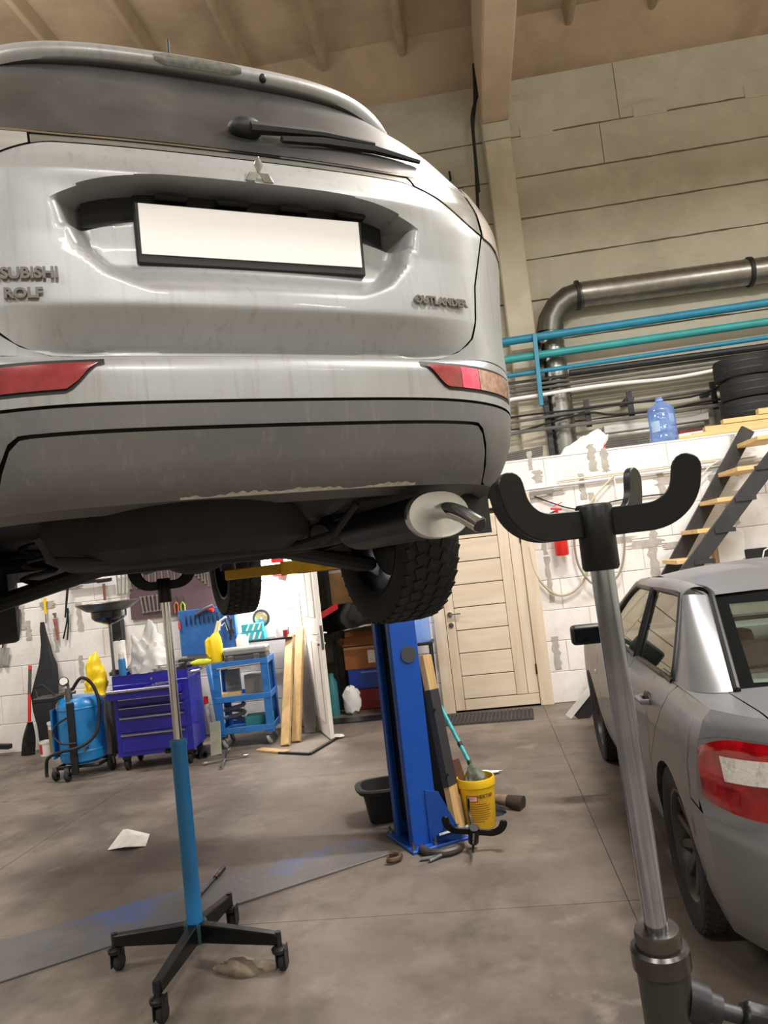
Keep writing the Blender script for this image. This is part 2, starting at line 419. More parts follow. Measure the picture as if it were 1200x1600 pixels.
# ------------------------------------------------------------------ plank door
M_wash = layered('limewashed_wood', '#dccdb8', [('#c3ae93', 7, .4, .7, .8, (1,1,.12)), ('#a98f72', 14, .62, .8, .5, (1,1,.1))], rough=.6, bump=.1, bscale=20)
M_washh = layered('limewashed_plank', '#dccdb8', [('#c6b297', 7, .4, .7, .8, (.12,1,1)), ('#a98f72', 14, .62, .8, .45, (.1,1,1))], rough=.6, bump=.1, bscale=20)
d1 = bpy.data.objects.new('door_1', None); COL.objects.link(d1); d1.location = (.02, 7.97, 0); TM['door_1'] = MX.Translation((.02, 7.97, 0)); d1['kind'] = 'structure'
part('casing', MB().bx(-.545, -.425, -.03, .05, 0, 2.10), M_wash, d1, bevel=.006)
part('casing', MB().bx(.435, .565, -.03, .05, 0, 2.10), M_wash, d1, bevel=.006)
part('casing', MB().bx(-.56, .58, -.032, .05, 2.035, 2.16), M_washh, d1, bevel=.006)
part('leaf_back', MB().bx(-.42, .43, .02, .05, .02, 2.03), mat('door_groove', '#4d4032', .8), d1)
part('stile', MB().bx(-.42, -.325, -.01, .02, .02, 2.03), M_wash, d1, bevel=.003)
for k in range(8):
    z0 = .13+k*.232
    part('plank', MB().bx(-.321, .205, -.012, .02, z0+.004, z0+.228), M_washh, d1, bevel=.004)
part('plank', MB().bx(-.321, .43, -.010, .02, .02, .126), M_washh, d1, bevel=.003)
part('plank', MB().bx(.209, .318, -.014, .02, .13, 2.03), M_wash, d1, bevel=.004)
part('plank', MB().bx(.322, .43, -.012, .02, .13, 2.03), M_wash, d1, bevel=.004)
hm = MB().cyl((-.37,-.01,1.0),(-.37,-.03,1.0),.026).cyl((-.37,-.03,1.0),(-.37,-.055,1.0),.009).tube([(-.37,-.055,1.0),(-.26,-.055,1.0)],.009)
part('door_handle', hm, M_chrome, d1)
part('lock_rose', MB().cyl((-.37,-.01,.89),(-.37,-.022,.89),.026).cyl((-.37,-.022,.89),(-.37,-.03,.89),.010), M_chrome, d1)
part('hinge', MB().cyl((.432,-.02,.32),(.432,-.02,.42),.010), M_dsteel, d1)
part('hinge', MB().cyl((.432,-.02,1.65),(.432,-.02,1.75),.010), M_dsteel, d1)
# ------------------------------------------------------------------ white door standing open
hx, hy, fx_, fy_ = -1.88, 7.97, -1.545, 7.205
ang = math.degrees(math.atan2(fy_-hy, fx_-hx))
d2 = bpy.data.objects.new('door_2', None); COL.objects.link(d2); TM['door_2'] = MX.Translation((hx, hy, 0)) @ MX.Rotation(R(ang), 4, 'Z'); d2.matrix_world = TM['door_2']; d2['kind'] = 'structure'
LW = .835
M_dw = mat('white_door_film', '#e8e2da', .4, var=.04, scale=3)
part('leaf', MB().bx(0, LW, -.02, .02, .015, 2.0), M_dw, d2, bevel=.003)
for x0, x1, z0, z1 in ((.12, .40, 1.15, 1.86), (.44, .72, 1.15, 1.86), (.12, .40, .15, .92), (.44, .72, .15, .92)):
    part('panel', MB().bx(x0, x1, -.028, -.019, z0, z1), M_dw, d2, bevel=.006)
for s in (-1, 1):
    part('door_handle', MB().cyl((LW-.06,s*.02,1.0),(LW-.06,s*.06,1.0),.010).tube([(LW-.06,s*.06,1.0),(LW-.17,s*.065,1.0)],.009), M_chrome, d2)
part('lock_plate', MB().bx(LW-.001, LW+.002, -.012, .012, .85, 1.08), M_steel, d2)
part('key_cylinder', MB().cyl((LW-.06,-.04,.9),(LW-.06,.04,.9),.014), M_steel, d2)
d3 = MB().bx(-1.99, -1.90, 7.94, 8.21, 0, 2.12).bx(-1.03, -.95, 7.94, 8.21, 0, 2.12).bx(-1.99, -.95, 7.94, 8.21, 2.06, 2.14)
struct('trim_1', d3, M_dw, bevel=.004)
struct('trim_2', MB().bx(-1.93, -1.0, 7.95, 8.2, 0, .012), M_dsteel)

# ------------------------------------------------------------------ hall lamps (fluorescent battens on chains)
M_tube = mat('lit_tube', '#fff6ea', .4, emit=9)
for i, (x, y, z, W) in enumerate(HALL_LAMPS):
    t = thing('ceiling_lamp', 'twin tube fluorescent batten hanging on chains under the ribbed ceiling', 'lamp', (x, y, z), 0, 'hall ceiling lamps')
    part('housing', MB().bx(-.65, .65, -.09, .09, 0, .06), M_white, t, bevel=.008)
    for s in (-.045, .045): part('tube', MB().cyl((-.6,s,-.02),(.6,s,-.02),.014), M_tube, t)
    for s in (-.5, .5): part('chain', MB().cyl((s,0,.06),(s,0,7.86-z),.004,n=6), M_dsteel, t)
    ld = bpy.data.lights.new('lamp_light', 'AREA'); ld.shape = 'RECTANGLE'; ld.size = 1.25; ld.size_y = .16; ld.energy = W; ld.color = (1, .965, .92)
    lo = bpy.data.objects.new('lamp_light', ld); COL.objects.link(lo); lo.parent = t; lo.location = (0, 0, -.04)
    l2 = bpy.data.lights.new('lamp_glow', 'AREA'); l2.shape = 'RECTANGLE'; l2.size = 1.25; l2.size_y = .2; l2.energy = W*.32; l2.color = (1, .965, .92)
    l3 = bpy.data.objects.new('lamp_glow', l2); COL.objects.link(l3); l3.parent = t; l3.location = (0, 0, .10); l3.rotation_euler = (math.pi, 0, 0)
# ================================================================== SUV on the lift
M_silver = layered('silver_paint_dusty', '#a2a4a6', [('#8c8b88', 2.2, .4, .7, .6, None), ('#b9bab8', 16, .55, .8, .25, (1,1,.35)), ('#7a7771', 20, .54, .74, .42, (2.5,2.5,.12))], rough=.42, metal=.35, bump=.02, coat=.15)
M_clad = layered('grey_bumper_plastic', '#626263', [('#74726e', 3, .4, .7, .6, None), ('#8f8c86', 20, .56, .78, .42, (2.5,2.5,.1)), ('#525254', 6, .55, .8, .4, None)], rough=.6, bump=.04, bscale=90)
M_tint = layered('dusty_rear_glass', '#2b2c2d', [('#5a5a58', 3, .4, .75, .6, (1,1,.5)), ('#858480', 22, .64, .85, .45, (2,2,.1))], rough=.38, bump=0, coat=.12)
M_sideglass = mat('tinted_glass', '#0d0e10', .08, coat=.5)
M_garnish = mat('garnish_strip', '#85857f', .3, .6, var=.1)
M_lens = layered('grey_lens', '#94948f', [('#7f7f7a', 20, .4, .7, .6, (.2,.2,3))], rough=.15, bump=0, coat=.6)
M_lampw = layered('clear_tail_lens', '#d8cfc8', [('#c4b8b0', 30, .4, .7, .5, (.3,.3,2)), ('#d9a9a2', 4, .5, .8, .5, None)], rough=.15, bump=.05, coat=.8)
M_lred = mat('red_lens', '#8e3236', .22, var=.15, scale=30, coat=.6)
M_lredbright = mat('bright_red_lens', '#f0365a', .2, var=.3, scale=60, emit=.35, coat=.6)  # brighter red than the reflectors, with a weak emission
M_lamber = mat('clear_brown_lens', '#a9826f', .2, var=.25, scale=60, coat=.6)
M_under = layered('underbody', '#1a1a1c', [('#2c2a2a', 5, .45, .75, .7, None), ('#3a352f', 12, .6, .8, .4, None)], rough=.75, bump=.25)
M_badge = mat('badge_chrome', '#a8a8a6', .22, .9)
SO, SY = V((-.371, 1.590, 1.42)), 31
suv = thing('suv', 'dusty silver estate car raised high on the blue lift, tailgate facing us', 'car', SO, SY)
HWT = [(.3,.87),(.45,.895),(.6,.905),(1.0,.905),(1.1,.903),(1.2,.893),(1.35,.835),(1.5,.735),(1.6,.66)]
YRT = [(.33,.09),(.36,.055),(.40,.03),(.47,.005),(.53,0),(.60,.002),(.625,.012),(.64,.05),(.645,.10),(.70,.07),(.745,.045),(.80,.05),(.9,.062),(1.0,.062),(1.04,.058),(1.08,.078),(1.13,.115),(1.165,.15),(1.3,.245),(1.42,.335),(1.53,.43),(1.6,.5)]
YRQ = [(.33,.09),(.36,.055),(.40,.03),(.47,.01),(.53,.008),(.60,.01),(.75,.028),(.9,.042),(1.0,.05),(1.08,.075),(1.165,.13),(1.3,.235),(1.42,.33),(1.53,.43),(1.6,.5)]
DDT = [(.33,.62),(.45,.54),(.55,.52),(.75,.48),(1.0,.37),(1.1,.33),(1.2,.30),(1.4,.24),(1.6,.22)]
def hw(z): return sinterp(HWT, z)
def SS(x, z):
    h = hw(z); t = min(1, abs(x)/h); k = sstep(.36, .62, abs(x))
    y = (1-k)*(interp(YRT, z)*.5+sinterp(YRT, z)*.5)+k*sinterp(YRQ, z)
    return y + .05*t*t + interp(DDT, z)*t**5
def surf(x, z, off=0): return V((x, SS(x, z)+off, z))
def spatch(name, s0, s1, lo, hi, m, nu=40, nv=8, off=0, parent=None, solid=.004, mod=None, label=None, **k):
    def fn(u, v):
        s = s0+(s1-s0)*u; xr = s*.895; a, b_ = lo(xr), hi(xr); z = a+(b_-a)*v
        x = s*hw(z); p = surf(x, z, off)
        if mod: p.y += mod(x, z, u, v)
        return p
    return part(name, MB().grid(fn, nu, nv), m, parent or suv, solid=0, smooth=50, label=label, **k)
K = lambda c: (lambda x: c)
# ---- bumper
def panel_hi(x): a = abs(x); return .470 - .14*sstep(.50, .60, a)**1.6
def clad_lo(x): a = abs(x); return .478 - .143*sstep(.505, .606, a)**1.6 if a < .606 else .335
spatch('bumper_liner', -1, 1, K(.345), K(.66), M_dark, 60, 10, off=.02)
spatch('lower_panel', -.665, .665, K(.335), panel_hi, M_clad, 60, 10)
spatch('cladding', -1, 1, clad_lo, K(.524), M_clad, 90, 10)
spatch('bumper', -1, 1, K(.531), lambda x: .642, M_silver, 80, 16)
def lipfn(u, v):
    s = -1+2*u; x = s*hw(.335); p = surf(x, .335); y = p.y+.20*v
    return (x*(1-.02*v), y, .335+.02*math.sin(v*3.1)-.0*v)
part('bumper_underside', MB().grid(lipfn, 50, 3), M_clad, suv)
# ---- tailgate with plate recess
TGW = [(.645,.43),(.655,.475),(.67,.51),(.70,.545),(.75,.568),(.85,.588),(1.01,.655),(1.13,.70)]
def ziplip(x): return 1.043-.065*min(1.2,abs(x)/.42)**4
def recess(x, z):
    a = abs(x); zl = ziplip(x)
    if z > zl: return 0
    wx = interp([(.77,.24),(.82,.33),(.88,.385),(.98,.425),(1.05,.43)], z)
    d = .062*(1-sstep(wx-.05, wx, a))*sstep(.775, .86, z)
    d += .06*(1-sstep(.34, .42, a))*sstep(zl-.075, zl-.055, z)
    return d
def tg(u, v):
    if v < .72: z = .645+(1.0-.645)*v/.72*1.0; zz = None
    x0 = (-1+2*u)
    zl = ziplip(x0*.62)
    if v < .7: z = .645+(zl-.002-.645)*(v/.7)
    elif v < .72: z = zl-.002+.004*(v-.7)/.02
    else: z = zl+.002+(1.122-zl-.002)*(v-.72)/.28
    wv = interp(TGW, z); x = x0*wv
    # the upper edge falls away towards the lens at the sides
    top = tgtop(x)
    if z > top: z = top
    p = surf(x, z); p.y += recess(x, z); return p
def tgtop(x): a = abs(x); return 1.122-.115*sstep(.40, .66, a)
part('tailgate', MB().grid(tg, 130, 100), M_silver, suv, smooth=40)
part('handle_recess', MB().grid(lambda u, v: surf((-1+2*u)*.36, .955+.09*v, .09), 30, 4), M_dark, suv)
for x in (-.17, -.03, .12, .27):
    part('number_lamp', MB().box((x, SS(x,1.03)+.075, 1.022), (.075, .03, .014)), M_dark, suv, bevel=.004)
# ---- quarter panels beside the tailgate
def quarter(sg):
    def fn(u, v):
        z = .645+(1.20-.645)*v; xe = interp(TGW, z)+.007 if z < 1.01 else .668
        x = xe+(hw(z)-xe)*u
        zt = 1.012-.02*sstep(.7,.9,x)
        if z > zt: z = zt
        x = min(x, hw(z))
        return V((sg*x, SS(x, z), z))
    return MB().grid(fn, 24, 30)
for sg in (-1, 1): part('quarter_panel', quarter(sg), M_silver, suv)
for sg in (-1, 1):
    part('shut_line', MB().grid(lambda u, v: surf(sg*(interp(TGW, .64+.5*v)-.05+.09*u), .64+.5*v, .022), 6, 24), M_dark, suv)
# ---- lamps and garnish above the tailgate
def gl_lo(x): return tgtop(x)+.005
def gl_hi(x): return 1.163+.012*sstep(.3,.7,abs(x))
def xp(name, x0, x1, lo, hi, m, nu=20, nv=6, off=0, label=None, parent=None):
    def fn(u, v):
        x = x0+(x1-x0)*u; a, b_ = lo(x), hi(x); return surf(x, a+(b_-a)*v, off)
    return part(name, MB().grid(fn, nu, nv), m, parent or suv, smooth=50, label=label)
xp('garnish', -.45, .45, gl_lo, lambda x: 1.152, M_garnish, 40)
xp('chrome_strip', -.72, .72, lambda x: gl_hi(x)-.010, gl_hi, M_chrome, 50, 2, off=-.004)
for sg in (-1, 1):
    xp('tailgate_lens', sg*.455, sg*.658, gl_lo, lambda x: gl_hi(x)-.011, M_lens, 20, 8, off=-.003, label='clear grey lens on the tailgate')
    xp('tail_lamp', sg*.667, sg*.892, lambda x: 1.005-.02*sstep(.7,.88,abs(x)), lambda x: 1.188-.05*sstep(.75,.89,abs(x)), M_lampw, 20, 10, off=-.006, label='clear tail lamp lens')
# ---- reflectors and fog lamp
def rlo(x): return .614-.056*sstep(.355,.43,abs(x))
for sg in (-1, 1):
    rim = xp('reflector_rim', sg*.352, sg*.715, lambda x: rlo(x)-.006, lambda x: .621, M_dark, 24, 4, off=-.001)
    xp('reflector', sg*.362, sg*(.47 if sg > 0 else .70), lambda x: rlo(x)+.002, lambda x: .613, M_lred, 16, 4, off=-.005)
xp('fog_lamp', .472, .535, lambda x: .560, lambda x: .613, M_lredbright, 6, 4, off=-.005, label='bright red fog lamp')
xp('reversing_lamp', .537, .70, lambda x: .560, lambda x: .613, M_lamber, 10, 4, off=-.005, label='brownish clear lens')
# ---- rear glass, wiper
spatch('rear_glass', -.985, .985, K(1.176), K(1.525), M_tint, 50, 24, off=.004)
wp = [(.05,1.255),(.12,1.262),(.25,1.275),(.40,1.272),(.52,1.245)]
part('wiper_arm', MB().tube([surf(x,z,-.025) for x,z in wp[:4]], [.016,.014,.011,.007], 8), M_dark, suv)
part('wiper_blade', MB().tube([surf(x,z,-.012) for x,z in ((.13,1.235),(.25,1.252),(.40,1.262),(.54,1.248))], [.009,.012,.012,.006], 6), M_dark, suv)
part('wiper_motor_cover', MB().blob(surf(.045,1.262,-.012), (.045,.03,.028), 12, 8), M_dark, suv)
# ---- roof spoiler and roof
def ylip(x): return SS(x, 1.525)-.014
def zlip(x): return 1.532-.02*(abs(x)/.5)**4
ZC = [(.40,1.575),(.6,1.615),(.9,1.655),(1.6,1.675),(2.4,1.66),(2.9,1.60)]
def roofz(x, y): return sinterp(ZC, y-(ylip(x)-ylip(0)))-.03*(abs(x)/.6)**4
def spo(u, v):
    x = (-1+2*u)*.62
    if v < .2: return (x, ylip(x)+.10*(1-v/.2), zlip(x)+.012*(1-v/.2))
    if v < .45: q = (v-.2)/.25; return (x, ylip(x)-.012*math.sin(q*math.pi), zlip(x)+(roofz(x, ylip(x))-zlip(x))*q)
    q = (v-.45)/.55; y = ylip(x)+.4*q; return (x, y, roofz(x, y))
part('roof_spoiler', MB().grid(spo, 60, 40), M_silver, suv, smooth=60)
part('roof', MB().grid(lambda u, v: ((-1+2*u)*.62, ylip((-1+2*u)*.62)+.4+v*2.0, roofz((-1+2*u)*.62, ylip((-1+2*u)*.62)+.4+v*2.0)), 20, 14), M_silver, suv)
def b3(u, v): x = -.125+.235*u; a = min(1, min(u, 1-u)*8); q = .12+.68*v; return (x, ylip(x)-.012*math.sin(q*math.pi)-.004, zlip(x)+(roofz(x, ylip(x))-zlip(x))*(.5+(q-.5)*(.6+.4*a)))
part('high_brake_lamp', MB().grid(b3, 16, 6), mat('grey_brake_lens', '#6f716c', .2, var=.25, scale=50, coat=.5), suv, label='grey strip brake lamp lens')
part('washer_nozzle', MB().blob((.172, ylip(.172)-.008, 1.545), (.011,.012,.013), 10, 6), M_dark, suv)
part('antenna', MB().tube([(-.03,.66,1.60),(-.03,.67,1.66),(-.027,.66,1.80)], [.012,.006,.005], 8), M_dark, suv)
# ---- sides, bonnet and windscreen (mostly turned away)
def arch(y): 
    z = .335
    for c in (1.15, 3.82):
        d = abs(y-c)
        if d < .43: z = max(z, .30+math.sqrt(.43**2-d*d)*.93)
    return z
for sg in (-1, 1):
    def lowside(u, v):
        z0 = arch(SS(hw(.335), .335)+u*(4.35-.66)); y = SS(hw(.5), .5)*(1-u)+4.3*u
        z0 = arch(y); z = z0+(.56-z0)*v if z0 < .56 else .56+(z0-.56)*(1-v)
        return (sg*hw(.5)*1.0, y, z)
    part('side_cladding', MB().grid(lowside, 70, 3), M_clad, suv)
    def midside(u, v):
        z1 = 1.0; y = .55*(1-u)+4.3*u; z0 = max(.53, arch(y)); z = z0+(1.17-z0)*v
        ys = SS(hw(z), z); y = ys*(1-u)+4.3*u
        xx = hw(z)*(1 if u < .85 else 1-.5*((u-.85)/.15)**2)
        return (sg*xx, y, z-.25*sstep(.72,1,u)*v)
    part('side_panel', MB().grid(midside, 70, 8), M_silver, suv)
    def gh(u, v):
        z = 1.17+(1.60-1.17)*v; ys = SS(hw(z), z); y = ys+(3.25-.75*v-ys)*u
        return (sg*(hw(1.17)+(.62-hw(1.17))*v**1.1), y, z)
    part('side_glass', MB().grid(gh, 20, 6), M_sideglass, suv)
part('windscreen', MB().grid(lambda u, v: ((-1+2*u)*(.62+.2*v), 2.45+.85*v+.12*(1-(-1+2*u)**2), 1.60-.5*v), 12, 6), M_sideglass, suv)
part('bonnet', MB().grid(lambda u, v: ((-1+2*u)*(.85-.3*v*v), 3.25+1.1*v+.15*(1-(-1+2*u)**2), 1.08-.22*v**2), 12, 8), M_silver, suv)
part('front_bumper', MB().grid(lambda u, v: ((-1+2*u)*.87, 4.62-.4*abs(-1+2*u)**3-.08*abs(v-.5), .35+.5*v), 20, 6), M_silver, suv)
# ---- badges, lettering, plate
def onsurf(x, z, off): 
    e = .01; tx = (surf(x+e, z)-surf(x-e, z)); tz = (surf(x, z+e)-surf(x, z-e)); n = tx.cross(tz).normalized()
    return frame(surf(x, z)+n*off, tx, n)
for body, x, z, sz, nm, sx in (('MITSUBISHI', -.498, .808, .0325, 'lettering', .98), ('ROLF', -.487, .766, .029, 'lettering', 1.05), ('OUTLANDER', .458, .786, .0268, 'lettering', 1.0)):
    me = text_mesh(body, sz, M_badge, .003, bold=.0012, sx=sx); o = put(nm, me, suv, onsurf(x, z, .004)); o['label'] = 'raised chrome letters'
em = MB(); s = .0225
rh = lambda: [(0,0),(s*.5,s*.866),(0,s*1.732),(-s*.5,s*.866)]
for a in (0, 120, 240):
    em.prism([(x*math.cos(R(a))-y*math.sin(R(a)), x*math.sin(R(a))+y*math.cos(R(a))) for x, y in rh()], .006)
part('emblem', em, M_badge, suv, M=frame(surf(.020, 1.066)+V((0,-.012,0)), (1,0,0), (0,-1,-.12)), bevel=.0015, label='three chrome diamonds meeting at a point')
pm = frame((.014, .118, .93), (1, 0, 0), (0, -1, -.05))
fr_ = part('plate_frame', MB().box((0,0,0), (.54,.138,.014)), M_dark, suv, M=pm, bevel=.004)
part('number_plate', MB().box((0,.008,.008), (.52,.112,.004)), mat('plate_white', '#f6f6f6', .4), suv, M=pm, label='blank white number plate')
# ---- underbody
part('floor_pan', MB().bx(-.72,.72,.30,4.2,.36,.42).bx(-.78,.78,1.62,3.35,.29,.36), M_under, suv, bevel=.02)
part('rear_valance', MB().grid(lambda u, v: ((-1+2*u)*.8, SS((-1+2*u)*.8,.4)+.03+.5*v, .40-.02*v), 20, 2), M_under, suv)
part('spare_wheel', MB().lathe([(.13,.02),(.2,-.02),(.29,-.03),(.345,0),(.355,.06),(.345,.12),(.30,.15),(.13,.12)], 40, MX.Translation((-.14,.58,.255)), close=True), M_rubber, suv)
part('spare_cradle', MB().tube([(-.50,.28,.30),(-.47,.34,.245),(-.3,.40,.228),(.12,.42,.228),(.22,.36,.25),(.26,.28,.32)], .011, 8).beam((-.14,.42,.235),(-.14,1.05,.27),.06,.012), M_under, suv)
part('heat_shield', MB().grid(lambda u, v: (.02+.3*u, .30+.25*v, .345-.05*math.sin(u*3.14)*math.sin(v*3.14)), 8, 6), M_dsteel, suv)
sub = MB().bx(-.40,.40,1.04,1.18,.22,.31).bx(-.36,-.26,.88,1.58,.23,.31).bx(.26,.36,.93,1.58,.23,.31)
part('rear_subframe', sub, M_under, suv, bevel=.02)
part('differential', MB().blob((0,1.16,.29), (.14,.17,.095), 14, 10), M_under, suv)
for sg in (-1, 1):
    part('lower_arm', MB().beam((sg*.30,1.13,.25),(sg*.66,1.18,.16),.13,.05), M_under, suv, bevel=.015)
    part('drive_shaft', MB().cyl((sg*.1,1.20,.29),(sg*.68,1.20,.28),.022), M_under, suv)
    part('trailing_arm', MB().beam((sg*.60,1.73,.30),(sg*.62,1.18,.24),.05,.12), M_under, suv, bevel=.01)
    part('spring', MB().tube([(sg*.5+.05*math.cos(k*.8), 1.10+.05*math.sin(k*.8), .21+k*.006) for k in range(40)], .008, 6), M_dark, suv)
    part('wheel_arch_liner', MB().lathe([(.40,-.12),(.42,.12)], 24, MX.Translation((sg*.75,1.15,.30)) @ MX.Rotation(R(90),4,'Y'), arc=(R(90),R(270))), M_under, suv)
mf = MB(); sec = [(.088*math.cos(a)*abs(math.cos(a))**-.15, .060*math.sin(a)) if abs(math.cos(a)) > .05 else (0,.060*math.sin(a)) for a in [2*math.pi*k/28 for k in range(28)]]
for y, k in ((.175,.93),(.185,1.0),(.195,1.0),(.20,.97),(.66,.97),(.70,.85)):
    mf.v += [V((.437+x*k, y, .265+z*k)) for x, z in sec]
for i in range(5):
    for k in range(28): mf.f.append((i*28+k, i*28+(k+1)%28, (i+1)*28+(k+1)%28, (i+1)*28+k))
mf.f.append(tuple(range(28))); mf.f.append(tuple(range(140,168)))
part('silencer', mf, mat('dark_exhaust', '#242326', .5, .6, var=.2, scale=8), suv)
ec = MB(); ec.v = [V((.437+x*k, y, .265+z*k)) for y, k in ((.168,.80),(.166,.98),(.172,1.03),(.186,1.03)) for x, z in sec]
for i in range(3):
    for k in range(28): ec.f.append((i*28+k, i*28+(k+1)%28, (i+1)*28+(k+1)%28, (i+1)*28+k))
ec.f.append(tuple(range(28)))
part('silencer_end_cap', ec, mat('aluminised_steel', '#c9cacb', .3, .95, var=.08, scale=10), suv, label='bright new silver silencer end')
part('tail_pipe', MB().tube(smooth_path([(.437,.17,.272),(.438,.12,.270),(.452,.075,.252),(.468,.03,.222)],4), .021, 18), M_chrome, suv)
part('tail_pipe_bore', MB().tube([(.4655,.038,.2265),(.4685,.0285,.2215)], .018, 16), M_dark, suv)
part('exhaust_pipe', MB().tube(smooth_path([(.40,.68,.27),(.34,.85,.26),(.20,1.1,.27),(.08,1.5,.29),(.05,3.0,.28)],6), .027, 12), mat('rusty_exhaust', '#3a332f', .6, .6, var=.3, scale=10), suv)
part('hanger_bracket', MB().cyl((.255,.50,.295),(.215,.44,.262),.022).cyl((.215,.44,.262),(.205,.43,.255),.030), M_dsteel, suv)
part('mud_flap', MB().bx(.66,.86,.60,.61,.22,.42), M_dark, suv)
rn_ = random.Random(12)
def scuff(u, v):
    x = -.22+.56*u; return surf(x, .336+.0+(.004+.010*abs(NZ.noise(V((x*40, 3, 0))))+.006*NZ.noise(V((x*9, 1, 0))))*v, -.0015)
part('paint_scuff', MB().grid(scuff, 90, 2), mat('bare_scuff', '#b5b2ac', .8, var=.2, scale=60), suv, label='pale scuffed edge of the bumper')
# ---- wheels
def tyre(R0, W, r_in):
    h = W/2
    return [(r_in,-h*.82),(r_in+.02,-h*.92),(R0*.86,-h*1.02),(R0*.955,-h*.96),(R0*.985,-h*.78),(R0*.99,0),(R0*.985,h*.78),(R0*.955,h*.96),(R0*.86,h*1.02),(r_in+.02,h*.92),(r_in,h*.82)]
def make_wheel(parent, loc, R0, W, rr, m_t, m_r, spokes, tread=44, dirn=1, tread_on=True):
    A = MX.Translation(V(loc)) @ MX.Rotation(R(90*dirn),4,'Y')
    wh = part('wheel', MB().lathe(tyre(R0, W, rr), 48, A, close=True), m_t, parent, smooth=40)
    if tread_on:
        tb = MB()
        for k in range(tread):
            a0 = 2*math.pi*k/tread
            for j, (o, w_) in enumerate(((-.39,.13),(-.215,.16),(0,.16),(.215,.16),(.39,.13))):
                a = a0+(j % 2)*math.pi/tread
                M = A @ MX.Rotation(a,4,'Z') @ MX.Translation((R0*(.981 if abs(o) < .3 else .968), 0, o*W)) @ MX.Rotation(R(18 if o < 0 else -18),4,'X')
                tb.box((0,0,0), (R0*.04, 2*math.pi*R0/tread*.74, W*w_), M)
        part('tread', tb, m_t, wh, smooth=0, kind='stuff')
    d = W*.36
    rim = MB().lathe([(rr,-W*.42),(rr-.012,-W*.40),(rr-.03,-W*.1),(rr-.03,W*.30),(rr-.012,W*.42),(rr,W*.42)], 36, A)
    part('rim', rim, m_r, wh)
    sp = MB()
    for k in range(spokes):
        M = A @ MX.Rotation(2*math.pi*k/spokes,4,'Z')
        sp.add([(.04,-.022,d-.03),(rr-.02,-.016,d-.005),(rr-.02,.016,d-.005),(.04,.022,d-.03),(.04,-.022,d-.055),(rr-.02,-.016,d-.03),(rr-.02,.016,d-.03),(.04,.022,d-.055)],
               [(0,1,2,3),(7,6,5,4),(0,4,5,1),(1,5,6,2),(2,6,7,3),(3,7,4,0)], M)
    sp.lathe([(.001,d-.02),(.045,d-.022),(.065,d-.035),(.07,d-.06),(.001,d-.06)], 20, A)
    part('spokes', sp, m_r, wh, bevel=.004)
    part('brake_disc', MB().lathe([(.03,-.02),(rr*.72,-.02),(rr*.72,.0),(.03,.0)], 28, A), M_dsteel, wh)
    return wh
M_rimd = mat('dark_alloy', '#2b2b2e', .4, .8, var=.2, scale=10)
for x, y, tr in ((.752,1.15,True),(-.752,1.15,True),(.752,3.84,True),(-.752,3.84,False)):
    make_wheel(suv, (x, y, .28), .35, .225, .235, M_rubber, M_rimd, 5, dirn=1 if x > 0 else -1, tread_on=tr)
# ================================================================== parked sedan
M_gun = layered('grey_metallic_paint', '#7d7e82', [('#8b877f', 1.5, .42, .7, .45, None), ('#6f7075', 6, .5, .8, .3, None)], rough=.38, metal=.5, bump=0, coat=.2)
M_win = glassmat('window_glass', '#b9c2b4', .02, .5)
M_rwin = glassmat('rear_window_glass', '#d9e2dc', .02, .2)
M_cabin = mat('cabin_grey', '#868b88', .85, var=.1)
M_seat = mat('seat_cloth', '#4c4b4d', .9, var=.15, scale=30)
M_blk = mat('gloss_black_trim', '#101113', .45)
car = thing('sedan', 'grey saloon car parked by the stairs, red and clear tail lamp nearest', 'car', (1.50, 2.33, 0), -1.1)
HB = [(.18,.79),(.3,.835),(.45,.858),(.6,.866),(.75,.860),(.85,.842),(.92,.815),(.955,.775),(1.0,.74)]
YB = [(.18,.14),(.3,.05),(.42,.01),(.52,0),(.585,.008),(.62,.035),(.635,.07),(.66,.085),(.75,.08),(.88,.085),(.945,.10),(.975,.14),(1.0,.2)]
def hb(z): return sinterp(HB, z)
def SB(x, z):
    t = min(1, abs(x)/hb(z)); return sinterp(YB, z)+.05*t*t+.30*t**7
def sb(x, z, off=0): return V((x, SB(x, z)+off, z))
def tap(y): return 1-.10*max(0, (y-3.5)/.75)**2
def side(sg, y, z, off=0): return V((sg*(hb(z)*tap(y)+off), y, z))
def archb(y):
    z = .20
    for c in (.945, 3.47):
        d = abs(y-c)
        if d < .345: z = max(z, .30+math.sqrt(.345**2-d*d))
    return z
def belt(y): return .952
ZS = [(.93,.952),(.96,.90),(1.05,.80),(1.18,.67),(1.285,.56),(1.30,.2)]
def seam(y): return interp(ZS, y)
def decks(x, v, y1):
    y0 = SB(x, .952); t = abs(x)/hb(.952); k = min(1, v*5)
    return V((x, y0+(y1-y0)*v, .952+(.018*(1-t**3)+.004*v)*math.sin(k*1.5708)))
part('bumper', MB().grid(lambda u, v: sb((-1+2*u)*hb(.20+.425*v), .20+.425*v), 60, 16), M_gun, car, smooth=60)
part('bumper_liner', MB().grid(lambda u, v: sb((-1+2*u)*hb(.22+.7*v)*.985, .22+.7*v, .03), 40, 10), M_dark, car)
part('boot_panel', MB().grid(lambda u, v: sb((-1+2*u)*.50, .632+.323*v), 30, 10), M_gun, car)
part('boot_lid', MB().grid(lambda u, v: decks((-1+2*u)*.655, v, .72), 24, 10), M_gun, car)
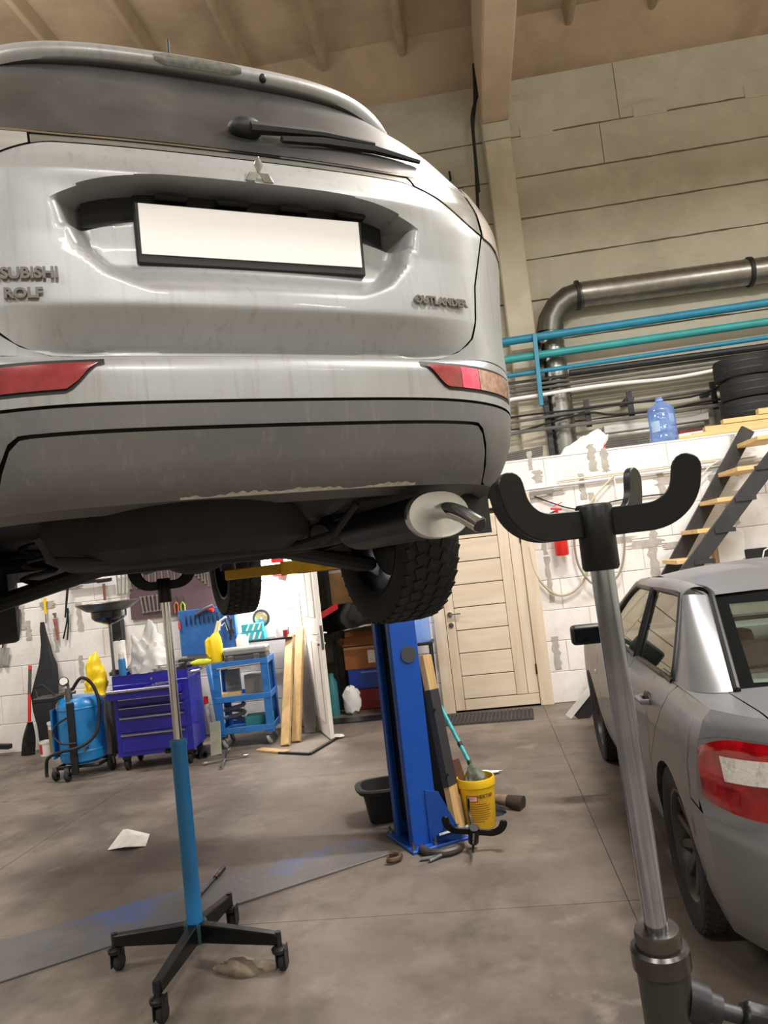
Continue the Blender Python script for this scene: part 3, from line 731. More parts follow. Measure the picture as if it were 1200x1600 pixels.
for sg in (-1, 1):
    part('rear_wing_top', MB().grid(lambda u, v: decks(sg*(.661+(hb(.952)-.661)*u), v, .74+.28*u), 10, 12), M_gun, car, smooth=70)
    def q(u, v):
        y0 = SB(hb(.7), .7); y = y0+(1.30-y0)*u
        lo = max(archb(y), .632) if y < .55 else archb(y)
        hi = min(belt(y), seam(y)) if y > .93 else belt(y)
        hi = max(hi, lo+.002); z = lo+(hi-lo)*v
        ys = SB(hb(z), z); y = y if y > ys else ys
        return side(sg, y, z)
    part('rear_wing', MB().grid(q, 60, 24), M_gun, car, smooth=60)
    def corner(u, v):
        z = .632+.33*v; return sb(sg*(.842+(hb(z)-.842)*u) if hb(z) > .842 else sg*hb(z), z)
    def bsd(u, v):
        z = .20+.425*v; ys = SB(hb(z), z); y = ys+(.615-ys)*u; lo = archb(y); z = max(z, lo if lo < .6 else z); return side(sg, y, z)
    part('bumper_side', MB().grid(bsd, 10, 12), M_gun, car, smooth=60)
    def rd(u, v):
        y = .94+(1.83-.94)*u; lo = max(seam(y)+.008, .26) if y < 1.30 else .26; hi = belt(y); lo = min(lo, hi-.002); return side(sg, y, lo+(hi-lo)*v)
    part('rear_door', MB().grid(rd, 40, 14), M_gun, car, smooth=60)
    part('front_door', MB().grid(lambda u, v: side(sg, 1.838+(2.93-1.838)*u, .26+(belt(0)-.26)*v), 20, 14), M_gun, car, smooth=60)
    def fd(u, v):
        y = 2.938+(4.22-2.938)*u; lo = archb(y); hi = .952-.20*sstep(2.95, 4.2, y); return side(sg, y, lo+(hi-lo)*v)
    part('front_wing', MB().grid(fd, 40, 12), M_gun, car, smooth=60)
    part('sill', MB().grid(lambda u, v: side(sg, 1.27+(3.13-1.27)*u, .16+.095*v, -.02+.02*v), 10, 3), M_gun, car)
    for y in (1.30, 2.15):
        c = side(sg, y, .838); hd = part('door_handle', MB().tube([c+V((sg*.002,-.075,0)), c+V((sg*.032,-.06,0)), c+V((sg*.034,.05,0)), c+V((sg*.002,.07,0))], .013, 10), M_gun, car)
        part('handle_recess', MB().blob(c+V((-sg*.002,0,.0)), (.008,.075,.035), 14, 8), M_dark, hd)
    part('side_repeater', MB().blob(side(sg, 3.05, .70), (.008,.025,.018), 12, 6), M_lampw, car)
    # greenhouse
    bx = lambda v: sg*(.772+(.632-.772)*v**1.05)
    def gz(v): return .952+(1.285-.952)*v
    part('rear_side_window', MB().grid(lambda u, v: (bx(v), (1.03+.265*v**1.3)+(1.79+.05*v-(1.03+.265*v**1.3))*u, gz(v)), 12, 10), M_win, car)
    part('front_side_window', MB().grid(lambda u, v: (bx(v), (1.87+.05*v)+((2.86-.42*v**1.4-.12*v**6)-(1.87+.05*v))*u, gz(v)), 12, 10), M_win, car)
    part('centre_pillar', MB().grid(lambda u, v: (bx(v)+sg*.006, 1.79+.05*v+.08*u, gz(v)), 2, 8), M_blk, car, solid=.01)
    def ring(pts): return MB().tube(pts, .013, 8, closed=True)
    part('window_seal', ring([V((bx(v)+sg*.004, 1.03+.265*v**1.3, gz(v))) for v in [k/8 for k in range(9)]]+[V((bx(1)+sg*.004, 1.295+(1.84-1.295)*k/5, gz(1)+.006)) for k in range(1,6)]+[V((bx(v)+sg*.004, 1.79+.05*v, gz(v))) for v in (.8,.5,.2,0)]+[V((bx(0)+sg*.004, 1.79-.74*k/4, gz(0))) for k in range(1,4)]), M_blk, car)
    part('window_seal', ring([V((bx(v)+sg*.004, 1.87+.05*v, gz(v))) for v in [k/5 for k in range(6)]]+[V((bx(v)+sg*.004, 2.86-.42*v**1.4-.12*v**6, gz(v))) for v in (1,.9,.75,.5,.25,0)]+[V((bx(0)+sg*.004, 2.86-.24*k, gz(0))) for k in range(1,4)]), M_blk, car)
    # C pillar: quadratic blend from window edge round to the rear glass
    def cp(u, v):
        A = V((bx(v), 1.03+.265*v**1.3-.012, gz(v))); B = V((sg*(.635-.105*v), .66+.57*v, .966+.315*v)); C_ = V((sg*(.80-.14*v), .66+.52*v, .956+.345*v))
        return A*(1-u)**2+C_*(2*u*(1-u))+B*u*u
    part('rear_pillar', MB().grid(cp, 14, 14), M_gun, car, smooth=80)
    part('roof_moulding', MB().tube([V((sg*(.628-.105*k/10), .655+.57*k/10, .970+.318*k/10)) for k in range(11)]+[V((sg*(.535+.02*k/6), 1.26+.2*k, 1.305+.012*math.sin(k/6*3))) for k in range(7)], .014, 8), M_blk, car)
    part('roof_rail', MB().grid(lambda u, v: V((sg*.632, 1.28+(2.40-1.28)*u, 1.287))*(1-v)**2+V((sg*.615, 1.22+1.2*u, 1.335))*(2*v*(1-v))+V((sg*.55, 1.22+1.2*u, 1.318+.02*math.sin(u*3)))*v*v, 12, 6), M_gun, car, smooth=80)
    part('front_pillar', MB().tube([V((sg*.585, 2.25, 1.312)), V((sg*.612, 2.42, 1.285)), V((sg*.69, 2.72, 1.13)), V((sg*.755, 3.05, .955))], [.02,.028,.03,.03], 10), M_gun, car)
    mr = part('door_mirror', MB().bx(sg*.945-.095,sg*.945+.095,2.47,2.57,.955,1.075), M_blk, car, bevel=.03, seg=3)
    part('mirror_arm', MB().beam((sg*.80,2.58,.985),(sg*.90,2.54,1.0),.03,.03), M_blk, mr, bevel=.005)
    part('mirror_glass', MB().bx(sg*.945-.075,sg*.945+.075,2.466,2.469,.975,1.055), mat('mirror_dark','#23272b',.05,.9), mr)
    # tail lamp
    hi = lambda x: .885-.06*max(0, (abs(x)-.74)/.115)**2.2
    lo = lambda x: .632+.05*max(0, (abs(x)-.72)/.135)**2.5
    def tl(u, v):
        x = .50+(.855-.50)*u; z = lo(x)+(hi(x)-lo(x))*v; x = min(x, hb(z)); return sb(sg*x, z, -.012*math.sin(min(1, v*6, (1-v)*6)*1.57))
    tlp = part('tail_lamp', MB().grid(tl, 30, 20), mat('ruby_lens', '#8f0b14', .1, var=.35, scale=14, coat=1), car, smooth=60)
    part('tail_lamp_rim', MB().grid(lambda u, v: sb(sg*min(.49+(.863-.49)*u, hb(.6+.3*v)), .622+.275*v, .002), 30, 6), M_gun, car)
    def cl(u, v):
        x = .55+.255*u; z = .775+.075*v-.02*u; return sb(sg*x, z, -.017)
    part('clear_lens', MB().grid(cl, 12, 6), layered('faceted_clear_lens', '#e6e4e2', [('#b3aca6', 40, .5, .6, .6, (1,1,.3)), ('#c98a6a', 12, .68, .8, .5, None)], rough=.06, metal=.3, bump=.15, bscale=60, coat=1), tlp, label='clear reversing lens')
    # wing fill between lamp and wing
    part('lamp_surround', MB().grid(lambda u, v: sb(sg*min(.50+(.87-.50)*u, hb(hi(min(.50+.355*u,.855))+.006+(.953-hi(min(.50+.355*u,.855))-.006)*v)), hi(min(.50+.355*u,.855))+.006+(.953-hi(min(.50+.355*u,.855))-.006)*v, .0), 24, 6), M_gun, car, smooth=70)
part('rear_window', MB().grid(lambda u, v: ((-1+2*u)*(.61-.105*v), .70+.55*v-.06*(1-(-1+2*u)**2), .962+.318*v), 16, 10), M_rwin, car)
fr = MB()
for (u0,u1,v0,v1) in ((0,1,0,.05),(0,1,.86,1),(0,.045,0,1),(.955,1,0,1)):
    fr.grid(lambda u, v: ((-1+2*(u0+(u1-u0)*u))*(.61-.105*(v0+(v1-v0)*v)), .694+.55*(v0+(v1-v0)*v)-.06*(1-(-1+2*(u0+(u1-u0)*u))**2), .965+.318*(v0+(v1-v0)*v)), 16, 6)
part('window_frit', fr, mat('ceramic_frit','#0d0e0f',.9,spec=.05), car)
part('roof', MB().grid(lambda u, v: ((-1+2*u)*.545, 1.18+.04*(-1+2*u)**2+1.25*v, 1.288+.10*math.sin(min(1,v*1.25)*1.57)-.05*abs(-1+2*u)**2.2*(.2+.8*math.sin(v*3.0))-.06*sstep(.7,1,v)), 20, 16), M_gun, car, smooth=80)
part('windscreen', MB().grid(lambda u, v: ((-1+2*u)*(.56+.17*v), 2.42+.68*v+.12*(1-(-1+2*u)**2), 1.325-.375*v), 12, 6), M_win, car)
part('bonnet', MB().grid(lambda u, v: ((-1+2*u)*(.76-.12*v*v), 3.1+1.08*v+.12*(1-(-1+2*u)**2), .955-.2*v*v), 12, 8), M_gun, car)
part('front_bumper', MB().grid(lambda u, v: ((-1+2*u)*.80, 4.42-.25*abs(-1+2*u)**3, .2+.55*v), 16, 4), M_gun, car)
# cabin
part('parcel_shelf', MB().bx(-.62,.62,.72,1.22,.90,.925), M_cabin, car, bevel=.01)
part('rear_seat', MB().bx(-.60,.60,1.2,1.32,.45,.94).bx(-.60,.60,1.3,1.75,.30,.48), M_seat, car, bevel=.04, seg=2)
for x in (-.36, .36):
    fs = part('front_seat', MB().bx(x-.24,x+.24,2.0,2.12,.45,1.02).bx(x-.24,x+.24,2.1,2.55,.3,.48), M_seat, car, bevel=.05, seg=2)
    part('headrest', MB().bx(x-.13,x+.13,2.0,2.10,1.04,1.21), M_seat, fs, bevel=.04, seg=2)
    part('rear_headrest', MB().bx(x-.13,x+.13,1.22,1.31,.95,1.06), M_seat, car, bevel=.03, seg=2)
part('dashboard', MB().bx(-.70,.70,2.75,3.05,.70,.95), M_cabin, car, bevel=.05, seg=2)
part('cabin_floor', MB().bx(-.74,.74,.8,3.1,.20,.28), M_dark, car)
part('underbody', MB().bx(-.70,.70,.25,4.1,.20,.26), M_under, car)
part('headliner', MB().bx(-.50,.50,1.3,2.3,1.285,1.29), mat('headliner', '#8d8d88', .9), car)
M_rims = mat('grey_alloy', '#4b4744', .42, .6, var=.25, scale=10)
for x, y in ((-.742,.945),(.742,.945),(-.742,3.47),(.742,3.47)):
    make_wheel(car, (x, y, .318), .318, .215, .218, M_rubber_d, M_rims, 10, tread=48, dirn=1 if x > 0 else -1, tread_on=(x < 0))
    part('arch_liner', MB().lathe([(.345,-.10),(.35,.09)], 24, MX.Translation((x,y,.30)) @ MX.Rotation(R(90),4,'Y'), arc=(R(90),R(270))), M_under, car)
# ================================================================== two-post lift
M_lblue = layered('lift_blue_paint', '#1750ad', [('#1145a0', 2, .4, .7, .6, None), ('#2a5fae', 8, .55, .8, .4, None), ('#57595f', 18, .70, .82, .5, None)], rough=.42, bump=.05)
M_lyel = layered('lift_yellow_paint', '#c79a1d', [('#a67f1a', 4, .45, .7, .7, None), ('#4a4030', 14, .66, .8, .6, None)], rough=.5, bump=.08)
M_plate = layered('worn_blue_plate', '#5d5a5a', [('#3a5a9c', 1.5, .52, .62, .6, None), ('#47423f', 5, .5, .75, .6, None)], rough=.5, bump=.15)
lift = thing('vehicle_lift', 'blue post lift with yellow arms under the raised car, floor plate beside it', 'vehicle lift', (-.50, 4.48, 0), 30)
# local: x along car's width (away from the car), y along the car
NX, NY, WX, WY, TH, HT = -.117, -.125, .165, .26, .012, 2.75
def wallm(x0, x1, y0, y1): return MB().bx(x0, x1, y0, y1, .015, HT)
post = part('post', wallm(NX, NX+WX, NY, NY+TH), M_lblue, lift, bevel=.004)
part('post', wallm(NX, NX+WX, NY+WY-TH, NY+WY), M_lblue, lift, bevel=.004)
part('post', wallm(NX+WX-TH, NX+WX, NY+TH, NY+WY-TH), M_lblue, lift)
part('post_lip', MB().bx(NX, NX+TH, NY+TH, NY+.05, .015, HT), M_lblue, lift)
part('post_lip', MB().bx(NX, NX+TH, NY+WY-.05, NY+WY-TH, .015, HT), M_lblue, lift)
part('slide_guard', MB().bx(NX+.05, NX+.06, NY+TH, NY+WY-TH, .1, HT-.1), M_dark, lift)
part('base_plate', MB().bx(-.15, .20, -.19, .20, 0, .016), M_lblue, lift, bevel=.003)
part('post_cover', MB().cyl((NX+.10, NY-.0005, 1.06), (NX+.10, NY-.006, 1.06), .047, n=28), mat('rubber_cap', '#3d4045', .7), lift, label='round grey rubber cap')
part('gusset', MB().prism([(-.03,0),(.15,0),(.15,.03),(.045,.27),(-.03,.29)], .012, frame((NX+WX*.8, NY-.012, .016), (.94,-.34,0), (-.34,-.94,0))), M_lblue, lift)
gf = part('gusset_foot', MB().prism([(-.07,0),(.10,-.03),(.11,.07),(-.05,.10)], .012, MX.Translation((NX+WX*.9+.05, NY-.075, .075)) @ MX.Rotation(R(-30),4,'X')), M_steel, lift)
for k in (-.02, .05): part('bolt_hole', MB().cyl((NX+WX*.9+k+.05, NY-.055, .092), (NX+WX*.9+k+.05, NY-.053, .096), .014, n=16), M_dark, gf)
part('side_gusset', MB().prism([(0,0),(.12,0),(.03,.28),(0,.30)], .012, frame((NX+WX, NY+WY*.7, .016), (1,0,0), (0,-1,0))), M_lblue, lift)
for x, y in ((-.13,-.16),(0,-.165),(.17,-.165),(-.13,.17),(.17,.17)):
    part('anchor_bolt', MB().cyl((x,y,.016),(x,y,.034),.014,n=6).cyl((x,y,.034),(x,y,.055),.008,n=10), M_steel, lift)
part('carriage', MB().bx(NX-.06, NX+.09, NY+.02, NY+WY-.02, 1.38, 1.80), M_lyel, lift, bevel=.01)
L2 = lambda p: V(p)   # lift local
def c2l(x, y, z): return tmat(lift).inverted() @ (tmat(suv) @ V((x, y, z)))
for (tx, ty) in ((.60, 3.35), (.70, 1.72)):
    e = c2l(tx, ty, .205); s0 = V((NX-.05, (NY+WY/2)+(.08 if ty > 2.5 else -.08), e.z)); mid = s0.lerp(e, .55)
    part('lift_arm', MB().beam(s0, mid, .11, .085).beam(mid, e, .09, .065), M_lyel, lift, bevel=.006)
    part('arm_pad', MB().cyl(e+V((0,0,.03)), e+V((0,0,.075)), .05, n=20), M_dark, lift)
# floor plate from the post towards the other side of the bay
pp = [wf(622,1332), wf(0,1537), wf(-90,1500), wf(560,1312)]
pl = tmat(lift).inverted()
m = MB(); q = [pl @ p for p in pp]
m.v = [V((p.x,p.y,.0)) for p in q]+[V((p.x,p.y,.010)) for p in q]; m.f = [(3,2,1,0),(4,5,6,7),(0,1,5,4),(1,2,6,5),(2,3,7,6),(3,0,4,7)]
part('floor_plate', m, M_plate, lift, bevel=.002, label='worn blue and grey floor plate')

# ================================================================== under-hoist stands
M_sblue = layered('stand_blue_paint', '#2179b8', [('#1a6aa8', 3, .4, .7, .5, None), ('#46402f', 14, .70, .8, .7, (1,1,.4))], rough=.45, bump=.05)
def prong_poly(L, w, rise):
    pts_o, pts_i = [], []
    n = 12; Rr = rise
    cl = [(0,0),(L-Rr,0)]+[(L-Rr+Rr*math.sin(R(80*k/n)), Rr-Rr*math.cos(R(80*k/n))) for k in range(1,n+1)]
    ex, ez = cl[-1]; a = R(80); cl.append((ex+.018*math.cos(a), ez+.018*math.sin(a)))
    for i, (x, z) in enumerate(cl):
        x0, z0 = cl[max(i-1,0)]; x1, z1 = cl[min(i+1,len(cl)-1)]; d = V((x1-x0, z1-z0)).normalized()
        pts_o.append((x+d.y*w/2, z-d.x*w/2)); pts_i.append((x-d.y*w/2, z+d.x*w/2))
    ex, ez = cl[-1]; cap = [(ex+math.sin(R(80+0))*0+w/2*math.cos(R(-10+180*k/8)), ez+w/2*math.sin(R(-10+180*k/8))) for k in range(1,8)]
    return pts_o+cap+pts_i[::-1]
def fork(parent, M, azs, L=.155, w=.046, t=.012, rise=.075):
    for az in azs:
        A = M @ MX.Rotation(R(az),4,'Z') @ MX(((1,0,0,.012),(0,0,-1,0),(0,1,0,.03),(0,0,0,1)))
        part('prong', MB().prism(prong_poly(L, w, rise), t, A), M_blackpaint, parent, bevel=.0015)
    part('socket', MB().lathe([(.001,-.045),(.026,-.045),(.029,-.04),(.029,.055),(.026,.06),(.001,.06)], 24, M), M_blackpaint, parent)
def stand(name, label, base, top, rz, tube_top, rz_fork, azs, leg_az, colr, r_t, r_r, legs=True):
    base, top = V(base), V(top); d = (top-base)
    t = thing(name, label, 'jack stand', base, 0, None)
    at_ = lambda z: V((d.x, d.y, 0))*(z/d.z)+V((0,0,z))
    return t, at_
S1b, S1t = wf(307,1490), None
s1 = V((-1.385, 3.27, 0)); t1 = wy(257, 925, 3.235)
st, at1 = stand('jack_stand', 'blue tube jack stand on four castors with chrome rod under the raised car', s1, (t1.x, t1.y, t1.z), 0, .91, 0, None, None, None, .03, .018)
part('tube', MB().tube([at1(.10), at1(.915)], .034, 24), M_sblue, st, label='scuffed blue lower tube')
part('tube_collar', MB().tube([at1(.90), at1(.925)], .037, 24), M_sblue, st)
part('rod', MB().tube([at1(.91), at1(t1.z-.01)], .018, 20), M_chrome, st, label='chrome inner rod')
part('clamp_screw', MB().cyl(at1(.88)+V((-.034,0,0)), at1(.88)+V((-.06,0,0)), .010), M_dark, st)
part('hub', MB().tube([at1(.07), at1(.15)], .05, 20), mat('green_hub', '#24494d', .5, var=.2), st)
fork(st, MX.Translation(at1(t1.z)), (8, 55, 172, 215), L=.118, w=.038)
def caster(parent, p, leg):
    c = part('castor', MB().cyl(p+V((0,0,.085)), p+V((0,0,.155)), .013, n=12).beam(p+V((-.012,0,.02)), p+V((-.012,0,.10)), .004, .05, (0,1,0)).beam(p+V((.026,0,.02)), p+V((.026,0,.10)), .004, .05, (0,1,0)).lathe([(.002,.075),(.03,.075),(.033,.09),(.02,.098),(.002,.098)], 16, MX.Translation(p)), M_dsteel, parent)
    part('castor_wheel', MB().lathe([(.008,-.016),(.028,-.016),(.034,-.010),(.034,.010),(.028,.016),(.008,.016)], 20, MX.Translation(p+V((.007,.012,.034))) @ MX.Rotation(R(90),4,'Y')), M_rubber, c)
for px, py in ((440,1517),(250,1600),(183,1517),(363,1449)):
    e = wf(px, py)-s1; e.z = 0; n = e.normalized(); s_ = V((-n.y, n.x, 0))
    a = n*.03; m = MB()
    for s in (-1, 1): pass
    vs = []
    for p, h0, h1, w_ in ((a, .07, .15, .022), (e, .105, .15, .018)):
        vs += [p+s_*w_+V((0,0,h0)), p-s_*w_+V((0,0,h0)), p-s_*w_+V((0,0,h1)), p+s_*w_+V((0,0,h1))]
    m.add(vs, [(0,1,2,3),(7,6,5,4),(0,4,5,1),(1,5,6,2),(2,6,7,3),(3,7,4,0)])
    part('leg', m, M_blackpaint, st, bevel=.004)
    caster(st, e, None)
# foreground stand
A0, B0 = wd(937,866,1.22), wd(1026,1452,1.22)
dirv = (B0-A0)/(A0.z-B0.z); fb = A0+dirv*A0.z
f2 = thing('jack_stand', 'dark steel jack stand with black prongs and side knob close to us', 'jack stand', fb, 0, None)
la = lambda z: -dirv*z
part('rod', MB().tube([la(.80), la(A0.z-.005)], .0185, 28), mat('oily_steel_rod', '#a4aab6', .13, 1, var=.2, scale=6), f2, label='polished steel rod')
part('gland', MB().tube([la(.920), la(.922), la(B0.z-.004), la(B0.z+.002), la(B0.z+.002)], [.036,.036,.036,.034,.02], 28), mat('gland_steel', '#5b5754', .3, .9, var=.15), f2)
M_sbody = layered('worn_stand_body', '#3b3937', [('#1f5c5e', 4, .56, .64, .8, (1,1,.5)), ('#55514d', 9, .5, .8, .5, None)], rough=.4, metal=.5, bump=.1)
part('collar', MB().tube([la(.888), la(.892), la(.921), la(.926)], [.040,.0455,.0455,.041], 32), mat('collar_steel', '#4d4a48', .3, .9, var=.15), f2)
part('tube', MB().tube([la(.12), la(.892)], .0405, 32), M_sbody, f2, label='dark worn tube with green paint flakes')
kz = 1.57-.655*1.22*1.0
k0 = la(.845); kd = V((.93,-.05,-.30)).normalized()
part('knob_boss', MB().tube([k0+kd*.03, k0+kd*.062, k0+kd*.064, k0+kd*.082], [.034,.029,.023,.021], 20), M_dsteel, f2)
part('knob_screw', MB().tube([k0+kd*.08, k0+kd*.125], .013, 14), M_dsteel, f2)
part('knob', MB().tube([k0+kd*.112, k0+kd*.118, k0+kd*.15, k0+kd*.156], [.020,.028,.028,.02], 8), M_blackpaint, f2, bevel=.003)
part('base_hub', MB().tube([la(.06), la(.16)], .055, 24), M_blackpaint, f2)
for az in (40, 130, 220, 310):
    n = V((math.cos(R(az)), math.sin(R(az)), 0)); e = n*.33
    part('leg', MB().beam(n*.03+V((0,0,.12)), e+V((0,0,.125)), .04, .05), M_blackpaint, f2, bevel=.004)
    caster(f2, e, None)
fork(f2, MX.Translation(la(A0.z+.020)), (-9, 52, 162, 206), L=.131, w=.044, t=.013, rise=.062)
# spare fork lying at the foot of the post
ff = wf(742,1322, .02)
f3 = thing('stand_fork', 'black four pronged stand head lying on the floor beside the yellow bucket', 'stand head', (ff.x, ff.y, 0), 0, None)
fork(f3, MX.Translation((0,0,.075)) @ MX.Rotation(R(28),4,'X') @ MX.Rotation(R(8),4,'Y'), (-3, 100, 178, 265), L=.14, w=.04, t=.012, rise=.07)
# ================================================================== workbench corner
M_cblue = mat('cart_blue_paint', '#26259f', .32, var=.06, scale=3, coat=.3)
M_tblue = mat('trolley_blue_paint', '#2a6fb8', .45, var=.12, scale=5)
M_ply = woodmat('rough_pine', '#c9a873', '#a98555', (1.5,1.5,.12))
M_pine = woodmat('pine', '#e3c48c', '#cfa96c', (.12,1.5,1.5))
M_teal = mat('teal_card', '#2aa7b0', .5, var=.1, scale=8)
M_cloth = mat('white_cloth', '#f4f3f1', .9, var=.03, bump=.4, bscale=16)
def bench_box(name, label, cat, px, py, Y, w_, d_, h_, m, rz=6.5, group=None, bevel=.004, z=None):
    p = wy(px, py, Y)
    return solo(name, MB().bx(-w_/2,w_/2,-d_/2,d_/2,0,h_), m, label, cat, (p.x, p.y, p.z if z is None else z), group, rz, bevel=bevel)
# --- tool board and wall tools
board = solo('tool_board', MB().bx(-3.77,-2.62,7.965,7.988,1.30,2.05), mat('brown_board', '#5a434a', .7, var=.08), 'brown board full of spanners on the block wall above the workbench', 'tool board')
def spanner_mb(L=.2, w_=.034):
    m = MB().bx(-.008,.008,-.003,.003,-L/2+.015,L/2-.015)
    for s in (-1, 1):
        poly = []
        for k in range(13):
            a = R(-50+280*k/12)
            poly.append((w_/2*math.cos(a)*1.0, w_/2*math.sin(a)))
        poly += [(-.006,-.004),(.006,-.004)] if s > 0 else [(-.006,-.004),(.006,-.004)]
        M = MX(((1,0,0,0),(0,0,1,0),(0,-s,0,s*L/2),(0,0,0,1)))
        m.prism(poly, .007, M)
    return m
spm = {L: spanner_mb(L, .022+.06*L).mesh('spanner', M_chrome, smooth=0) for L in (.14,.17,.2,.23)}
def spanner(x, y, z, L, label, group, M=None):
    o = put('spanner', spm[L], None, M if M is not None else MX.Translation((x,y,z)) @ MX.Rotation(R(random.uniform(-6,6)),4,'Y'))
    return tag(o, label, 'spanner', group)
for k in range(10):
    p = wy(203+k*10, 906-k*1.1, 7.955); spanner(p.x, 7.955, p.z+.02, (.23,.23,.2,.2,.2,.17,.17,.17,.14,.14)[k], 'chrome spanner hanging in the upper row of the brown tool board', 'spanners on the brown board')
for k in range(6):
    p = wy(300+k*5, 885+k*4.0, 7.955); spanner(p.x, 7.955, p.z, .14, 'small chrome spanner hanging at the right end of the brown board', 'small spanners on the brown board')
for k in range(6):
    p = wy(222+k*6, 945-k*.8, 7.95); spanner(p.x, 7.95, p.z, .17, 'chrome spanner hanging in the lower row, behind the white cloth heap', 'lower row spanners')
for k in range(4):
    p = wy(184+k*6, 913-k*.7, 7.97); spanner(p.x, 7.965, p.z, .23, 'long chrome spanner hanging on the white blocks left of the brown board', 'spanners on the white wall')
def pliers(px, py, col, label, Y=7.95, L=.2, ang=8):
    p = wy(px, py, Y); t = thing('pliers', label, 'pliers', p, 0)
    for s in (-1, 1):
        part('handle', MB().tube([(0,0,0),(s*.022,0,-.04),(s*.02,0,-L*.6)], .008, 8), col, t)
    part('jaw', MB().prism([(-.014,-.01),(.014,-.01),(.006,.06),(-.006,.06)], .01, MX(((1,0,0,0),(0,0,1,0),(0,1,0,0),(0,0,0,1)))), M_steel, t)
pliers(275, 940, mat('orange_grip', '#b5622a', .5), 'pliers with orange handles hanging on the brown board')
pliers(285, 940, mat('green_grip', '#8fae3a', .5), 'pliers with green handles hanging on the brown board')
rail = MB().beam(wy(106,913,7.94), wy(174,905,7.94), .03, .035)
solo('tool_rail', rail, M_dark, 'black magnetic tool rail on the block wall above the drainer', 'tool rail')
def longtool(name, label, cat, pts, Y, r, m):
    return solo(name, MB().tube([wy(x,y,Y) for x,y in pts], r, 8), m, label, cat)
longtool('pry_bar', 'long grey steel bar hanging under the black tool rail', 'pry bar', [(106,915),(104,940),(102,965)], 7.92, [.014,.013,.009], M_dsteel)
t = thing('bolt_cutter', 'dark long handled cutter hanging on the block wall', 'cutter', wy(105,955,7.96))
part('handle', MB().tube([wy(106,957,7.96),wy(104,975,7.96),wy(99,998,7.96)], .009, 8), M_dsteel, t, world=True)
part('handle', MB().tube([wy(106,957,7.96),wy(107,975,7.96),wy(105,1000,7.96)], .009, 8), M_dsteel, t, world=True)
part('jaw', MB().tube([wy(106,950,7.96),wy(106,958,7.96)], [.008,.018], 8), M_dsteel, t, world=True)
t = thing('pipe_wrench', 'pipe wrench with worn red handle hanging on the block wall', 'wrench', wy(88,980,7.96))
part('handle', MB().tube([wy(85,967,7.96),wy(88,982,7.96),wy(90,1000,7.96)], [.018,.016,.01], 8), mat('worn_red', '#9a5045', .6, var=.3, scale=30), t, world=True)
part('jaw', MB().tube([wy(83,960,7.96),wy(86,958,7.96),wy(86,966,7.96)], .014, 8), M_steel, t, world=True)
t = thing('screwdriver', 'screwdriver with yellow handle hanging on the block wall', 'screwdriver', wy(71,950,7.96))
part('handle', MB().tube([wy(70,934,7.96),wy(70,944,7.96),wy(71,959,7.96)], [.016,.014,.015], 10), M_yellow, t, world=True)
part('blade', MB().tube([wy(71,959,7.96),wy(72,974,7.96)], .006, 8), M_steel, t, world=True)
t = thing('chisel', 'flat chisel with dark handle hanging on the block wall', 'chisel', wy(30,965,7.96))
part('handle', MB().tube([wy(30,952,7.96),wy(30,965,7.96)], .014, 10), mat('dark_handle', '#4c3b3d', .5), t, world=True)
part('blade', MB().beam(wy(30,965,7.965), wy(29,990,7.965), .03, .006, (0,1,0)), M_steel, t, world=True)
t = thing('hammer', 'hammer with brown handle hanging from the black tool rail', 'hammer', wy(163,930,7.93))
part('handle', MB().tube([wy(162,912,7.93),wy(164,938,7.93)], .015, 10), mat('brown_handle', '#7a4a33', .6), t, world=True)
part('head', MB().beam(wy(152,909,7.93), wy(172,906,7.93), .035, .035), M_dsteel, t, world=True, bevel=.004)
t = thing('rag', 'grey rag hanging from a hook at the far left of the wall', 'rag', wy(8,1025,7.97))
part('cloth', MB().grid(lambda u,v: wy(-4+20*u*(1-.2*v), 1012+28*v, 7.97-.02*math.sin(u*9)), 8, 6), mat('grey_rag', '#a5a29d', .9), t, world=True, solid=.004)
part('hook', MB().tube([wy(4,1000,7.99),wy(5,1004,7.94),wy(4,1012,7.95)], .008, 8), M_dark, t, world=True)
# black hanging cover
m = MB(); pr = [(66,972,3,3),(67,985,5,4),(71,1005,7,5),(73,1025,10,7),(75,1040,14,9),(73,1060,17,11),(70,1085,20,13),(71,1110,18,13),(73,1135,14,11),(73,1158,11,9)]
rings = []
for i, (x, y, w_, d_) in enumerate(pr):
    c = wy(x, y, 7.86); k = 8.2/1200
    for a in range(14):
        q = 1+.18*math.sin(a*2.7+i*.3)
        m.v.append(V((c.x+w_*k*math.cos(2*math.pi*a/14)*q, c.y+d_*k*.8*math.sin(2*math.pi*a/14)*q, max(c.z,.03))))
for i in range(len(pr)-1):
    for a in range(14): m.f.append((i*14+a, i*14+(a+1)%14, (i+1)*14+(a+1)%14, (i+1)*14+a))
m.f += [tuple(range(14)), tuple(range(9*14, 10*14))]
solo('hanging_cover', m, mat('black_fabric', '#212226', .8, var=.2, scale=9, bump=.2), 'black folded fabric cover hanging against the block wall', 'cover', smooth=60)
t = thing('shovel', 'shovel with red and black handle leaning on the block wall', 'shovel', wf(48,1178))
part('handle', MB().tube([wy(46,1085,7.8),wy(46,1128,7.75)], .017, 10), M_red, t, world=True, label='red lower grip')
part('shaft', MB().tube([wy(47,1046,7.86),wy(46,1086,7.8)], .018, 10), mat('dark_shaft', '#43403f', .5), t, world=True)
part('grip', MB().tube([wy(47,1040,7.87),wy(47,1048,7.86)], .019, 10), M_red, t, world=True)
b0 = wy(47,1128,7.72); b1 = wf(44,1180)
part('blade', MB().grid(lambda u,v: b0.lerp(b1, v)+V(((u-.5)*(.06+.10*math.sin(min(1,v*1.4)*1.57)), -.03*math.sin(u*3.14), 0)), 6, 6), M_dsteel, t, world=True, solid=.004)
